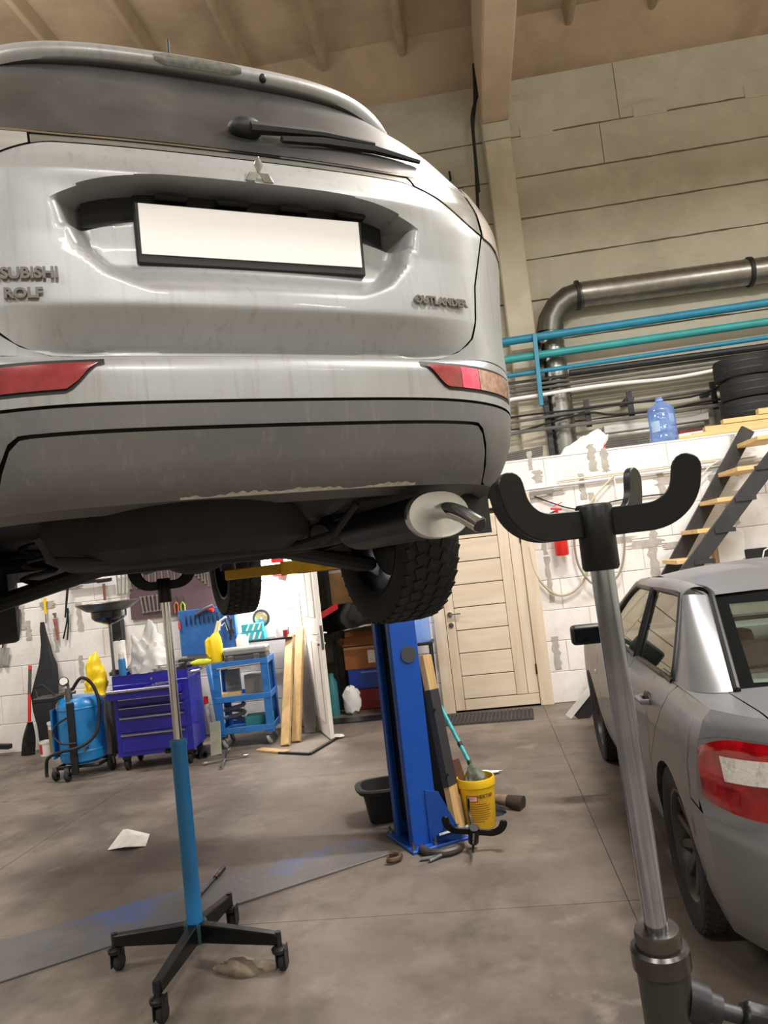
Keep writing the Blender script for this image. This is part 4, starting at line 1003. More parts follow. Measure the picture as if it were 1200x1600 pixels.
p = wf(20,1165); solo('steel_bar', MB().beam((p.x-.5,7.9,.16),(p.x+.35,7.85,.10),.07,.05), M_dsteel, 'dark steel bar lying along the foot of the block wall', 'steel bar', bevel=.005)
def pail(name, label, px, py, r, h, m, band=None, lid=None):
    p = wf(px, py); t = thing(name, label, 'bucket', (p.x, p.y, 0))
    part('body', MB().lathe([(.001,0),(r*.88,0),(r,h),(r*1.04,h),(r*1.04,h-.02),(r*1.0,h-.02)], 28), m, t)
    if band: part('label', MB().lathe([(r*.915,h*.15),(r*.985,h*.8)], 20, MX.Scale(1.01,4), arc=(R(200),R(265))), band, t)
    if lid: part('lid', MB().lathe([(.001,h+.012),(r*1.03,h+.012),(r*1.05,h-.005),(r*1.03,h-.01)], 28), lid, t)
    part('bail', MB().tube(arc((0,-.0,h-.03), r*1.03, 180, 360, 10, (1,0,0), (0,-.35,.93)), .004, 6), M_steel, t)
    return t
pail('small_bucket', 'small white plastic bucket with red marks beside the shovel', 73, 1180, .065, .15, M_wplastic, M_red, None)
pail('paint_bucket', 'white paint bucket with brown label behind the blue drainer', 97, 1181, .115, .36, M_wplastic, mat('brown_label','#8c7a45',.6))
# --- workbench behind the carts
wb = thing('workbench', 'dark steel workbench along the block wall behind the tool carts', 'workbench', (-3.35, 7.7, 0))
part('worktop', MB().bx(-.46,.20,-.26,.25,.78,.82), mat('bench_top', '#4b4643', .6, var=.15), wb, bevel=.004)
for x in (-.41,.15):
    for y in (-.22,.20): part('leg', MB().bx(x-.025,x+.025,y-.025,y+.025,0,.78), M_dsteel, wb)
part('shelf', MB().bx(-.41,.15,-.22,.2,.25,.27), M_dsteel, wb)
bp = solo('blue_tool_board', MB().bx(-3.22,-2.60,7.90,7.96,.86,1.34), layered('worn_blue_panel', '#2c63a8', [('#4d7fbb', 6, .5, .75, .6, None), ('#24364f', 12, .6, .8, .5, None)], rough=.5), 'worn blue steel panel hung with small tools behind the yellow jug', 'tool panel', bevel=.003)
for k in range(9):
    p = wy(291+k*7, 970-k*.9, 7.892); o = MB().tube([p+V((0,0,.05)), p+V((0,0,-.05))], [.005,.009], 6)
    solo('socket_key', o, M_dsteel, 'small dark socket key hanging in the row on the blue panel', 'socket key', group='keys on the blue panel')
p = wy(280,975,7.88); t = thing('screwdriver', 'screwdriver with red handle hanging on the blue panel', 'screwdriver', p)
part('handle', MB().tube([(0,0,-.06),(0,0,.02)], .012, 10), M_red, t); part('blade', MB().tube([(0,0,.02),(0,0,.10)], .005, 8), M_steel, t)
t = thing('impact_gun', 'small grey and red air gun lying on top of the blue panel', 'air gun', wy(328,952,7.9))
part('body', MB().tube([wy(305,961,7.87),wy(320,952,7.87),wy(333,946,7.87)], [.018,.03,.026], 12), M_steel, t, world=True)
part('grip', MB().tube([wy(325,952,7.87),wy(333,953,7.85)], .02, 10), M_red, t, world=True)
t = thing('sealant_gun', 'white plastic gun hanging at the right end of the blue panel', 'sealant gun', wy(350,965,7.86))
part('frame', MB().tube([wy(343,985,7.86),wy(344,970,7.86),wy(353,964,7.86)], .012, 8), M_wplastic, t, world=True)
part('trigger', MB().tube([wy(346,978,7.86),wy(352,972,7.86),wy(356,985,7.86)], .008, 8), M_wplastic, t, world=True)
for i,(a,b_) in enumerate((((352,968),(362,996)),((357,962),(366,990)),((362,966),(360,1000)))):
    longtool('file', ('dark file hanging between white gun and panel edge','short dark file at the right edge of the blue panel','dark round file leaning at the panel corner')[i], 'file', [a,b_], 7.83-.028*i, .012, M_dsteel)
# --- blue drawer cart
cl = wf(196, 1200); cart = thing('tool_cart', 'dark blue drawer cart on castors heaped with tools and white cloth', 'tool cart', (-3.40, 6.68, 0), 6.5)
CW, CD, CZ0, CZ1 = .69, .45, .13, .85
part('cabinet', MB().bx(0,CW,0,CD,CZ0,CZ1-.08).bx(0,CW,CD-.02,CD,CZ1-.1,CZ1).bx(0,.015,0,CD,CZ1-.1,CZ1).bx(CW-.015,CW,0,CD,CZ1-.1,CZ1).bx(0,CW,0,.015,CZ1-.1,CZ1), M_cblue, cart, bevel=.004)
for i, (z0, z1, out) in enumerate(((.66,.745,.16),(.58,.655,0),(.49,.575,0),(.34,.485,0),(.17,.335,0))):
    dr = part('drawer', MB().bx(.05-(.05 if out else 0),CW-.05,-.014-out,0,z0+.004,z1-.004) if not out else MB().bx(0,CW-.06,-.014-out,-out,z0,z1).bx(0,.012,-out,0,z0,z1-.01).bx(CW-.072,CW-.06,-out,0,z0,z1-.01).bx(.0,CW-.06,-out,0,z0,z0+.01), M_cblue, cart, bevel=.003)
    part('pull', MB().tube([(.05-(.04 if out else 0),-.026-out,z1-.012),(CW-.06,-.026-out,z1-.012)], .010, 8), M_chrome, dr)
part('push_handle', MB().tube([(CW+.0,.06,.81),(CW+.09,.06,.82),(CW+.09,.38,.82),(CW,.38,.81)], .010, 8), M_chrome, cart)
part('badge', MB().bx(CW,CW+.002,.10,.125,.58,.76), M_chrome, cart)
part('lock', MB().cyl((.36,-.001,.80),(.36,-.008,.80),.010), M_chrome, cart)
for x in (.06,CW-.06):
    for y in (.05,CD-.05):
        c = part('castor', MB().bx(x-.03,x+.03,y-.03,y+.03,.10,.14).bx(x-.024,x-.02,y-.02,y+.03,.04,.11).bx(x+.02,x+.024,y-.02,y+.03,.04,.11), M_dsteel, cart)
        part('castor_wheel', MB().lathe([(.01,-.016),(.045,-.016),(.052,-.01),(.052,.01),(.045,.016),(.01,.016)], 20, MX.Translation((x,y+.015,.052)) @ MX.Rotation(R(90),4,'Y')), M_rubber, c)
CT = tmat(cart)
for k in range(13):
    q = CT @ V((.11+.035*k, -.08+.022*((k*5)%3-1), .679+.0075*k))
    spanner(0,0,0, (.14,.17)[k%2], 'loose chrome spanner in the open top drawer of the blue cart', 'spanners in the open drawer', M=MX.Translation(q) @ MX.Rotation(R(random.uniform(68,112)),4,'Z') @ MX.Rotation(R(90),4,'X'))
part('tray', MB().bx(.016,CW-.016,.016,CD-.021,CZ1-.1,CZ1-.06), M_dark, cart)
for k in range(12):
    q = CT @ V((.37+.013*k, .095+.015*((k*5)%3-1), CZ1-.05+.009*k))
    spanner(0,0,0, (.17,.2,.23)[k%3], 'loose spanner in the tool heap on top of the blue cart', 'spanners heaped on the blue cart', M=MX.Translation(q) @ MX.Rotation(R(random.uniform(-16,16)+90),4,'Z') @ MX.Rotation(R(90),4,'X'))
def ct(x, y, z): return CT @ V((x, y, z))
# white cloth heap
m = MB(); rn = random.Random(3)
def heap(cx, cy, cz, lumps, n=22, mm=14):
    def fn(u, v):
        a = 2*math.pi*u; th = v*math.pi*.5
        r = 1.0
        x, y, z = math.cos(a)*math.cos(th), math.sin(a)*math.cos(th), math.sin(th)
        k = 1+.16*math.sin(3*a+5*v)+.10*math.sin(7*a-9*v)+.07*math.sin(11*a+17*v)
        return V((cx+lumps[0]*x*k, cy+lumps[1]*y*k, cz+lumps[2]*z*(1+.12*math.sin(5*a+3))))
    return MB().grid(fn, n*2, mm)
q = ct(.34,.30,CZ1-.055); hm_ = heap(q.x, q.y, q.z, (.29,.13,.50))
for v in hm_.v:
    f = (v.z-q.z)/.50; v.x = q.x+.05*f+(v.x-q.x)*(1-.25*f)+.03*math.sin(v.z*31+v.x*9)
hm_ = MB()
for k, (dx, dy, dz, a, b_, c) in enumerate(((-.14,0,.10,.15,.11,.11),(.02,-.02,.12,.17,.12,.13),(.17,.02,.09,.15,.10,.10),(-.06,.02,.26,.15,.11,.13),(.09,0,.24,.15,.11,.14),(.03,.02,.38,.12,.09,.13),(-.20,-.04,.07,.09,.07,.08),(.25,-.03,.06,.08,.07,.07))):
    hm_.blob((q.x+dx, q.y+dy, q.z+dz), (a*1.12, b_*1.1, c*1.15), 20, 14, .05, 40+k)
q = ct(.30,.26,CZ1-.055); hm_ = MB().crumple((q.x, q.y, q.z), (.235,.10,.46), .5, 8, 64, 34, 5)
solo('cloth_heap', hm_, M_cloth, 'heap of crumpled white cloth piled on the blue cart', 'cloth', smooth=60)
q = ct(.165,.085,CZ1-.058); solo('steel_tray', MB().lathe([(.001,0),(.05,0),(.062,.05),(.058,.05),(.047,.008),(.001,.008)], 24), M_dsteel, 'dark round steel tray under the white cloth', 'tray', q)
q = ct(.592,.35,CZ1-.058); o = solo('parts_box', MB().bx(-.065,.065,-.05,.05,0,.12), mat('black_red_print', '#2a2224', .5, var=.6, scale=22), 'black and red printed parts box on the blue cart', 'box', q, rz=6.5, bevel=.004)
q = ct(.76,.20,CZ1-.012); t = thing('work_gloves', 'yellow green work gloves on the corner of the blue cart', 'gloves', q, 20)
part('glove', MB().blob((0,0,.035), (.10,.04,.03), 12, 8, .15, 2), mat('lime_cloth','#c9cc3a',.9), t); part('cuff', MB().blob((-.09,.01,.03), (.04,.04,.028), 10, 6, .1, 4), M_seat, t)
q = ct(.02,.11,CZ1); t = thing('spray_can', 'blue spray can with white cap at the left of the blue cart', 'spray can', ct(.06,.13,CZ1-.058), 0)
part('can', MB().lathe([(.001,0),(.033,0),(.033,.19),(.026,.205),(.001,.205)], 20), mat('can_blue','#2f7fc0',.3), t); part('cap', MB().lathe([(.026,.205),(.026,.25),(.015,.262),(.001,.262)], 20), M_wplastic, t)
q = V((-2.655,7.22,0)); q = q+MX.Rotation(R(6.5),3,'Z') @ V((.085,.33,.785)); solo('plastic_tub', MB().lathe([(.001,0),(.06,0),(.075,.14),(.07,.14),(.056,.01),(.001,.01)], 20), mat('frosted_plastic','#dfdedb',.4), 'frosted white plastic tub behind the yellow jug', 'tub', q)
# things on the workbench left part
p = wy(150,1078,7.55)
def bagmb(c, r, seed): 
    m = MB(); rn = random.Random(seed)
    for k in range(5): m.blob((c[0]+rn.uniform(-.09,.09), c[1]+rn.uniform(-.04,.04), c[2]+r*.85+k*r*.42), (r*rn.uniform(.7,1.1), r*.8, r*.75), 12, 8, .14, seed+k)
    return m
solo('low_crate', MB().bx(-4.18,-3.84,7.36,7.66,0,.60), mat('grey_crate','#5d5a58',.6), 'grey crate behind the drainer with yellow bags on it', 'crate', bevel=.008)
solo('yellow_bag', MB().crumple((-4.02,7.5,.602), (.115,.10,.34), .6, 9, 48, 26, 7), M_yellow, 'crumpled yellow plastic bags on the bench behind the drainer', 'bag', smooth=70)
p = wy(177,1050,7.5); t = thing('paper_roll', 'upright roll of white paper towel behind the drainer pole', 'paper roll', (-3.70,p.y,.82), 0)
part('roll', MB().lathe([(.02,.02),(.055,.02),(.055,.30),(.02,.30)], 24), M_paper, t); part('holder', MB().lathe([(.001,0),(.10,0),(.10,.018),(.012,.02),(.012,.33),(.001,.33)], 20), M_dsteel, t)
p = wy(180,985,7.9); solo('wall_box', MB().bx(p.x-.07,p.x+.07,7.90,7.985,p.z-.12,p.z+.12), M_dsteel, 'dark grey switch box on the wall beside the drainer pan', 'switch box', bevel=.006)
solo('green_cloth', MB().crumple((-3.47,7.62,.821), (.08,.05,.05), .5, 20, 36, 12, 8), mat('green_rag','#4fae43',.9), 'bright green rag on the bench left of the blue cart', 'rag')
# --- oil drainer
dp = wf(142,1208); dr = thing('oil_drainer', 'blue oil drainer tank on wheels with a black bowl on a pole', 'oil drainer', (dp.x-.05, dp.y, 0), 6.5)
M_dblue = mat('drainer_blue', '#1f7fc4', .32, var=.06, scale=3, coat=.3)
part('tank', MB().lathe([(.001,.12),(.16,.12),(.20,.15),(.205,.20),(.205,.62),(.20,.66),(.165,.70),(.001,.72)], 36), M_dblue, dr)
part('weld_band', MB().lathe([(.206,.22),(.209,.225),(.209,.235),(.206,.24)], 36), M_dblue, dr)
part('weld_band', MB().lathe([(.206,.60),(.209,.605),(.209,.615),(.206,.62)], 36), M_dblue, dr)
part('side_plate', MB().bx(-.225,-.205,-.13,.05,.18,.62), M_dblue, dr, bevel=.004)
part('sight_tube', MB().bx(-.03,.03,-.235,-.195,.05,.68), M_dark, dr, bevel=.006)
part('frame', MB().tube([(-.20,-.14,.10),(.18,-.14,.10),(.22,.16,.10),(-.18,.18,.10)], .016, 8, closed=True), M_dark, dr)
for x, y, big in ((-.20,-.16,0),(-.06,-.24,0),(.23,.04,1)):
    c = part('castor', MB().bx(x-.02,x+.02,y-.02,y+.02,.06,.12), M_steel, dr)
    part('castor_wheel', MB().lathe([(.012,-.018),(.042+.02*big,-.018),(.048+.02*big,-.01),(.048+.02*big,.01),(.042+.02*big,.018),(.012,.018)], 20, MX.Translation((x,y,.048+.02*big)) @ MX.Rotation(R(80),4,'Y')), M_rubber, c)
iv = tmat(dr).inverted(); pc = iv @ wy(166,952,dp.y); pt = iv @ wy(152,985,dp.y)
part('pole', MB().tube([(pc.x,.02,.70),(pc.x,.02,pc.z-.13)], .014, 12), M_steel, dr)
bowl = part('bowl', MB().lathe([(.018,-.16),(.05,-.15),(.13,-.115),(.155,-.09),(.158,-.035),(.15,-.03)], 36, MX.Translation((pc.x,.02,pc.z+.015))), mat('gloss_black_bowl','#121215',.22,coat=.4), dr)
part('pan', MB().lathe([(.15,-.035),(.20,-.02),(.275,.035),(.285,.045),(.28,.05),(.265,.04),(.19,-.01),(.14,-.025),(.001,-.03)], 40, MX.Translation((pc.x,.02,pc.z+.015))), mat('grey_pan','#6e6a61',.35,.6,var=.2,scale=8), dr)
ga = part('valve_head', MB().cyl((-.03,-.15,.68),(-.03,-.15,.80),.03).cyl((-.08,-.15,.76),(.03,-.15,.76),.016).cyl((-.03,-.15,.80),(-.03,-.15,.84),.012), M_steel, dr)
part('gauge', MB().cyl((-.05,-.19,.87),(-.06,-.155,.86),.042), M_dark, ga); part('gauge_face', MB().cyl((-.0485,-.193,.871),(-.0495,-.190,.8705),.034), M_wplastic, ga)
part('hose', MB().tube(smooth_path([(.0,-.14,.78),(.10,-.16,.88),(.19,-.14,.80),(.24,-.16,.62),(.22,-.22,.40),(.10,-.27,.30),(-.08,-.28,.27),(-.22,-.24,.22),(-.26,-.20,.12),(-.26,-.20,.05)],6), .015, 10), M_dark, dr)
part('hose', MB().tube(smooth_path([(-.03,-.24,.55),(-.12,-.25,.50),(-.15,-.26,.42),(-.08,-.27,.34),(.05,-.27,.33)],6), .009, 8), M_dark, dr)
part('tap', MB().cyl((.12,-.21,.27),(.12,-.26,.26),.016), M_steel, dr)
hd = part('tray', MB().bx(-.34,-.14,-.20,.02,.70,.745), M_dark, dr, bevel=.01); part('tray_handle', MB().tube([(-.34,-.1,.74),(-.36,-.1,.83),(-.28,-.1,.85),(-.18,-.1,.75)], .010, 8), M_dark, hd)
# --- blue trolley
tr = thing('trolley', 'blue open frame trolley on castors with shelves of clutter', 'trolley', (-2.655, 7.22, 0), 6.5)
TW, TD, TZ = .53, .42, .82
for x in (0, TW-.06):
    for y in (0, TD-.04): part('post', MB().bx(x,x+.07,y,y+.012,.12,TZ).bx(x if x == 0 else x+.058, (x if x == 0 else x+.058)+.012, y-(0 if y == 0 else .03), y+.04, .12, TZ), M_tblue, tr, bevel=.002)
for z, nm in ((TZ-.05,'top_tray'),(.44,'shelf'),(.14,'shelf')):
    part(nm, MB().bx(0,TW+.01,-.004,.01,z,z+.055).bx(0,TW+.01,TD-.01,TD,z,z+.055).bx(0,.012,0,TD,z,z+.055).bx(TW,TW+.012,0,TD,z,z+.055).bx(0,TW+.01,0,TD,z+.0,z+.012), M_tblue, tr, bevel=.002)
part('push_bar', MB().tube([(.06,-.004,TZ-.05),(.06,-.05,TZ-.05),(TW-.05,-.05,TZ-.035),(TW-.05,-.004,TZ-.035)], .010, 8), M_chrome, tr)
for x in (.05,TW-.05):
    for y in (.04,TD-.04):
        c = part('castor', MB().bx(x-.03,x+.03,y-.03,y+.03,.10,.145), M_steel, tr)
        part('castor_wheel', MB().lathe([(.01,-.014),(.04,-.014),(.048,-.008),(.048,.008),(.04,.014),(.01,.014)], 18, MX.Translation((x,y,.048)) @ MX.Rotation(R(70),4,'Y')), mat('grey_castor','#8f8f8d',.5), c)
TT = tmat(tr)
def tt(x, y, z): return TT @ V((x, y, z))
bx_ = thing('tool_case', 'grey plastic tool case with two catches on the blue trolley', 'tool case', tt(.325,.145,TZ-.037), 6.5)
part('base', MB().bx(-.205,.205,-.12,.12,0,.085), mat('grey_case','#44474a',.5), bx_, bevel=.01); part('lid', MB().bx(-.21,.21,-.125,.125,.088,.155), mat('grey_lid','#7d7f7d',.5,var=.05), bx_, bevel=.015)
for x in (-.14,.11): part('catch', MB().bx(x-.03,x+.03,-.132,-.12,.03,.09), M_steel, bx_, bevel=.003)
# yellow measuring jug
jp = tt(.025,.10,TZ-.02)
jg = thing('oil_jug', 'yellow plastic oil jug with slanted spout beside the tool case', 'jug', (jp.x,jp.y,TZ+.006), 6.5)
m = MB()
secs = [(0,.075,.070,0),(.02,.082,.075,0),(.16,.079,.073,0),(.23,.065,.06,.005),(.27,.035,.035,.02),(.285,.026,.026,.028)]
for z, a, b_, ox in secs:
    for k in range(20): m.v.append(V((ox+a*math.cos(2*math.pi*k/20), b_*math.sin(2*math.pi*k/20), z)))
for i in range(len(secs)-1):
    for k in range(20): m.f.append((i*20+k, i*20+(k+1)%20, (i+1)*20+(k+1)%20, (i+1)*20+k))
m.f += [tuple(range(20))[::-1], tuple(range(100,120))]
part('body', m, M_yellow, jg, smooth=60); part('spout', MB().tube([(.028,0,.28),(.045,0,.34),(.058,-.005,.39)], [.024,.018,.014], 14), mat('pale_spout','#e9dfa8',.4), jg)
part('handle', MB().tube([(-.035,-.06,.24),(-.055,-.095,.22),(-.055,-.10,.10),(-.04,-.075,.06)], .012, 10), M_yellow, jg)
b = tt(.25,.345,TZ-.03); t = thing('funnel_pot', 'red pot with white cup standing behind the tool case', 'pot', (b.x,b.y,.783)); part('pot', MB().lathe([(.001,0),(.05,0),(.06,.15),(.001,.15)],20), M_red, t); part('cup', MB().lathe([(.06,.15),(.063,.22),(.04,.26),(.001,.26)],20), M_wplastic, t)
shm = thing('wall_shelf', 'narrow shelf strip on the wall right of the blue panel', 'shelf', (-2.28,7.88,.94)); part('board', MB().bx(-.28,.30,-.10,.10,0,.02), M_dsteel, shm); 
for x in (-.2,.22): part('bracket', MB().prism([(0,0),(.16,0),(0,-.12)],.008,frame((x,.10,0),(0,-1,0),(1,0,0))), M_dsteel, shm)
for k,(w_,h_,z,c) in enumerate(((.24,.09,.96,'teal box with white stripes, lower of the two on the shelf'),(.22,.08,1.052,'teal and white box, upper of the two on the shelf'))):
    o = solo('filter_box', MB().bx(-w_/2,w_/2,-.07,.07,0,h_), M_teal, c, 'box', (-2.40,7.87,z), rz=4, bevel=.003)
    for x in (-.07,-.01,.05): part('stripe', MB().prism([(x,.01),(x+.02,.01),(x+.05,h_-.01),(x+.03,h_-.01)],.002,MX(((1,0,0,0),(0,0,1,-.071),(0,1,0,0),(0,0,0,1)))), M_paper, o, smooth=0)
p = wy(408,966,7.9); t = thing('cutting_disc', 'round abrasive disc with printed label standing against the bright wall', 'disc', p)
A = MX.Rotation(R(90),4,'X'); part('disc', MB().lathe([(.012,-.003),(.095,-.003),(.095,.003),(.012,.003)],36,A), mat('disc_grey','#4e4a47',.8), t); part('label', MB().lathe([(.014,.0035),(.068,.0035),(.068,.0045),(.014,.0045)],36,A), layered('disc_label','#c9a36c',[('#4f6aa6',9,.5,.55,.9,None),('#e6e0d4',12,.56,.6,.8,None)],rough=.5,bump=0), t)
b = wy(437,1012,7.86); solo('white_cap_bottle', MB().lathe([(.001,0),(.03,0),(.03,.09),(.014,.11),(.014,.13),(.001,.13)],16), M_wplastic, 'small white bottle at the right end of the wall shelf', 'bottle', (-2.14,7.86,.96))
solo('red_tin', MB().lathe([(.001,0),(.028,0),(.028,.07),(.001,.07)],16), mat('dark_red_tin','#8d2430',.4), 'small dark red tin beside the white bottle on the wall shelf', 'tin', (-2.06,7.85,.96))
# shelf clutter inside the trolley
b = tt(.13,.15,.455); solo('wood_offcut', MB().bx(-.10,.10,-.05,.05,0,.06), M_pine, 'pale wood offcut on the middle shelf of the trolley', 'wood', b, rz=6.5, bevel=.003)
b = tt(.125,.26,.153); solo('hose_coil', MB().tube([V((.10*math.cos(a*.4), .05*math.sin(a*.4), .06+.005*a)) for a in range(34)],.02,8), mat('grey_hose','#8b8a87',.6), 'coil of grey hose on the lower shelf of the trolley', 'hose', b)
b = tt(.385,.16,.153); solo('teal_box', MB().bx(-.13,.13,-.09,.09,0,.12), mat('dull_teal','#2f7f83',.6), 'dull teal box on the lower shelf of the trolley', 'box', b, rz=8, bevel=.004)
b = tt(.37,.22,.455); solo('cardboard_scrap', MB().bx(-.10,.10,-.05,.05,0,.20), mat('pale_card','#b5aa94',.8), 'pale cardboard piece upright on the middle shelf of the trolley', 'cardboard', b, rz=-12)
b = tt(.13,.30,.455); solo('grey_carton', MB().bx(-.07,.07,-.04,.04,0,.26), mat('grey_carton','#8f9090',.7), 'grey carton at the back of the trolley shelf', 'carton', b, rz=6.5)
# between carts and against the wall
t = thing('pipe', 'white plastic pipe with red cap standing between cart and trolley', 'pipe', wf(331,1170)); part('pipe', MB().tube([wf(333,1168)+V((0,.05,.01)),wy(322,1098,7.42)],.02,12), M_wplastic, t, world=True); part('cap', MB().tube([wy(322,1100,7.42),wy(321,1088,7.43)],.023,12), M_red, t, world=True)
solo('blue_post', MB().tube([wf(337,1175)+V((-.03,.30,0)), wy(325,1042,7.68)],.025,4), M_tblue, 'blue steel upright standing left of the open trolley', 'post')
solo('board_offcut', MB().beam(wf(338,1180)+V((0,0,.0)), wy(336,1128,7.17), .10,.02,(0,1,0)), mat('greenish_board','#a3a48c',.8,var=.15), 'greenish board offcut leaning at the trolley foot', 'board')
for i,(a,b_,w_) in enumerate((((446,1166),(453,992),.085),((463,1160),(469,981),.085))):
    p0 = wf(*a); p1 = wy(b_[0], b_[1], 7.86); solo('plank', MB().beam(p0+V((0,0,.004)), p1, w_, .045, (.2,1,0)), M_ply, ('rough pine plank leaning by the white door, left one of two','rough pine plank leaning by the white door, right one of two')[i], 'plank', bevel=.004)
for i,(x,c) in enumerate(((-1.83,'grey sheet board leaning behind the planks'),(-1.72,'narrow grey sheet leaning beside the open white door'))):
    solo('sheet_board', MB().beam((x-.02,7.62+.05*i,0.005),(x-.06,7.90,.85-.2*i),.11,.012,(0,1,0)), mat('grey_sheet%d'%i,('#8d8982','#a39f98')[i],.7,var=.1), c, 'board')
q = wf(350,1190); t = thing('lug_wrench', 'chrome cross wheel wrench lying on the floor by the blue cart', 'wheel wrench', q)
a0, a1 = wf(317,1193,.02), wf(387,1179,.02); c0, c1 = wf(345,1199,.02), wf(358,1170,.02)
for p0,p1 in ((a0,a1),(c0,c1)): part('bar', MB().tube([p0,p1],.010,10).tube([p0,p0.lerp(p1,.1)],.016,12).tube([p1.lerp(p0,.1),p1],.016,12), M_chrome, t, world=True)
solo('floor_strip', MB().beam(wf(405,1171,.01),wf(448,1175,.01),.09,.02), M_ply, 'short pine strip lying on the floor before the planks', 'strip', bevel=.003)
solo('black_angle', MB().beam(wf(436,1176,.01),wf(484,1178,.01),.03,.02).beam(wf(484,1178,.01),wf(528,1152,.01),.03,.02), M_dark, 'bent black angle bar on the floor by the white door', 'angle bar')
solo('paper_scrap', MB().blob(tuple(wf(529,1150,.02)),(.06,.04,.02),10,6,.3,4), M_paper, 'small white paper scrap on the floor at the doorway', 'paper')
p = wf(312,1190); t = thing('pipe_coupler', 'short black pipe end lying under the blue cart corner', 'pipe', wf(318,1183)); part('tube', MB().lathe([(.03,-.07),(.042,-.07),(.042,.07),(.03,.07)],20,MX.Translation((0,0,.045)) @ MX.Rotation(R(100),4,'X') @ MX.Rotation(R(25),4,'Y'),close=True), M_dark, t); part('flange', MB().blob((-.12,.02,.035),(.09,.05,.035),12,8,.2,3), M_dsteel, t)
# --- bench lamp and red box on the wall
bl = thing('wall_lamp', 'bright tube lamp on the block wall above the planks', 'lamp', (-2.14,7.96,1.76))
part('bracket', MB().bx(-.30,.30,0,.03,-.03,.05), M_white, bl, bevel=.004); part('tube', MB().cyl((-.28,-.03,0),(.28,-.03,0),.018), mat('bright_tube','#fffaf2',.4,emit=90), bl)
ld = bpy.data.lights.new('wall_lamp_light','AREA'); ld.shape='RECTANGLE'; ld.size=.55; ld.size_y=.05; ld.energy=BENCH_LAMP_W; ld.color=(1,.97,.92)
lo = bpy.data.objects.new('wall_lamp_light', ld); COL.objects.link(lo); lo.parent = bl; lo.location=(0,-.06,-.03); lo.rotation_euler=(R(35),0,0)
p = wy(436,893,7.93); solo('red_box', MB().bx(p.x-.07,p.x+.07,7.90,7.99,p.z-.05,p.z+.14), mat('red_plastic','#c6232f',.45), 'red plastic box on the wall beside the bright lamp', 'box', bevel=.006)
# --- things in the dark store room
def sb_(name, label, cat, px, py, Y, w_, d_, h_, m, rz=0, **k): 
    p = wy(px, py, Y); return solo(name, MB().bx(-w_/2,w_/2,-d_/2,d_/2,0,h_), m, label, cat, p, rz=rz, bevel=.004)
rk = thing('store_rack', 'dark steel rack of crates and boxes inside the store room', 'rack', (-1.32,9.05,0))
zA, zB, zC = wy(555,1117,8.6).z, wy(555,1085,8.6).z, wy(520,945,8.7).z
for x in (-.42,.42):
    for y in (-.3,.3): part('post', MB().bx(x-.02,x+.02,y-.02,y+.02,0,2.0), M_dsteel, rk)
part('shelf', MB().bx(-.42,.42,-.3,.3,1.17,1.19), M_dsteel, rk)
solo('red_crate', MB().bx(-1.62,-1.05,8.62,9.0,.0,.225), mat('dark_red_crate','#7d1c22',.5), 'dark red plastic crate at the bottom of the store rack', 'crate', bevel=.01)
o = solo('blue_crate', MB().bx(-1.60,-1.05,8.62,9.0,.227,.45), mat('blue_crate','#1c3f9a',.45), 'blue plastic crate standing on the red crate in the store', 'crate', bevel=.01)
part('handle', MB().bx(-.12,.12,-.205,-.19,.18,.20), mat('pale_handle','#6b86c4',.5), o)
o = thing('cardboard_box', 'brown cardboard box with white label and open flaps on the blue crate', 'box', (-1.38,8.80,.452))
part('body', MB().bx(-.24,.26,-.17,.17,0,.24), M_cardboard2, o, bevel=.003)
part('flap', MB().add([(-.24,-.17,.26),(.26,-.17,.26),(.24,-.05,.40),(-.22,-.05,.41)],[(0,1,2,3)]), M_cardboard2, o, solid=.004)
part('flap', MB().add([(-.24,-.17,.26),(-.24,.17,.26),(-.30,.15,.34),(-.30,-.15,.34)],[(0,1,2,3)]), M_cardboard2, o, solid=.004)
part('label', MB().bx(.03,.12,-.173,-.17,.06,.20), M_paper, o)
part('tape', MB().bx(-.24,.26,-.1725,-.17,.225,.25), mat('tape','#b98d64',.4), o)
o = thing('cardboard_box', 'large tan cardboard box with papers on top, highest in the store', 'box', (-1.47,8.98,1.192))
part('body', MB().bx(-.27,.27,-.18,.18,0,.36), M_cardboard, o, bevel=.003); part('papers', MB().bx(-.26,.24,-.17,.17,.362,.395), M_paper, o); 
# black car bumper stored across
bu = thing('spare_bumper', 'black car bumper with red lamp stored behind the white door', 'car bumper', (-1.30,8.42,.86))
part('skin', MB().grid(lambda u,v: (-.55+1.1*u, -.06+.14*(2*u-1)**2*2-.05*math.sin(v*3.1), .02+.28*v+.10*u*(1-u)*4*.3+.06*u), 24, 8), mat('gloss_black_bumper','#0e0f12',.22,coat=.5), bu, solid=.006)
part('lamp', MB().grid(lambda u,v: (-.50+.22*u, -.02-.12*u*.3, .20+.07*v+.10*u), 8, 3), mat('red_lamp','#c81f2c',.25,coat=.5), bu, solid=.006)
part('lip', MB().tube([(-.5,.16,.02),(-.25,.0,.06),(0,-.07,.09),(.3,-.02,.10),(.5,.12,.09)],.012,8), M_chrome, bu)
solo('white_bag', MB().blob((-1.545,8.42,.15),(.10,.08,.15),12,8,.2,6), M_cloth, 'small crumpled white bag behind the open door', 'bag')
solo('teal_bottle', MB().lathe([(.001,0),(.06,0),(.06,.36),(.03,.42),(.03,.46),(.001,.46)],20), mat('teal_bottle','#3c7f86',.3), 'teal plastic bottle on the store room floor', 'bottle', (-1.75,8.42,0))
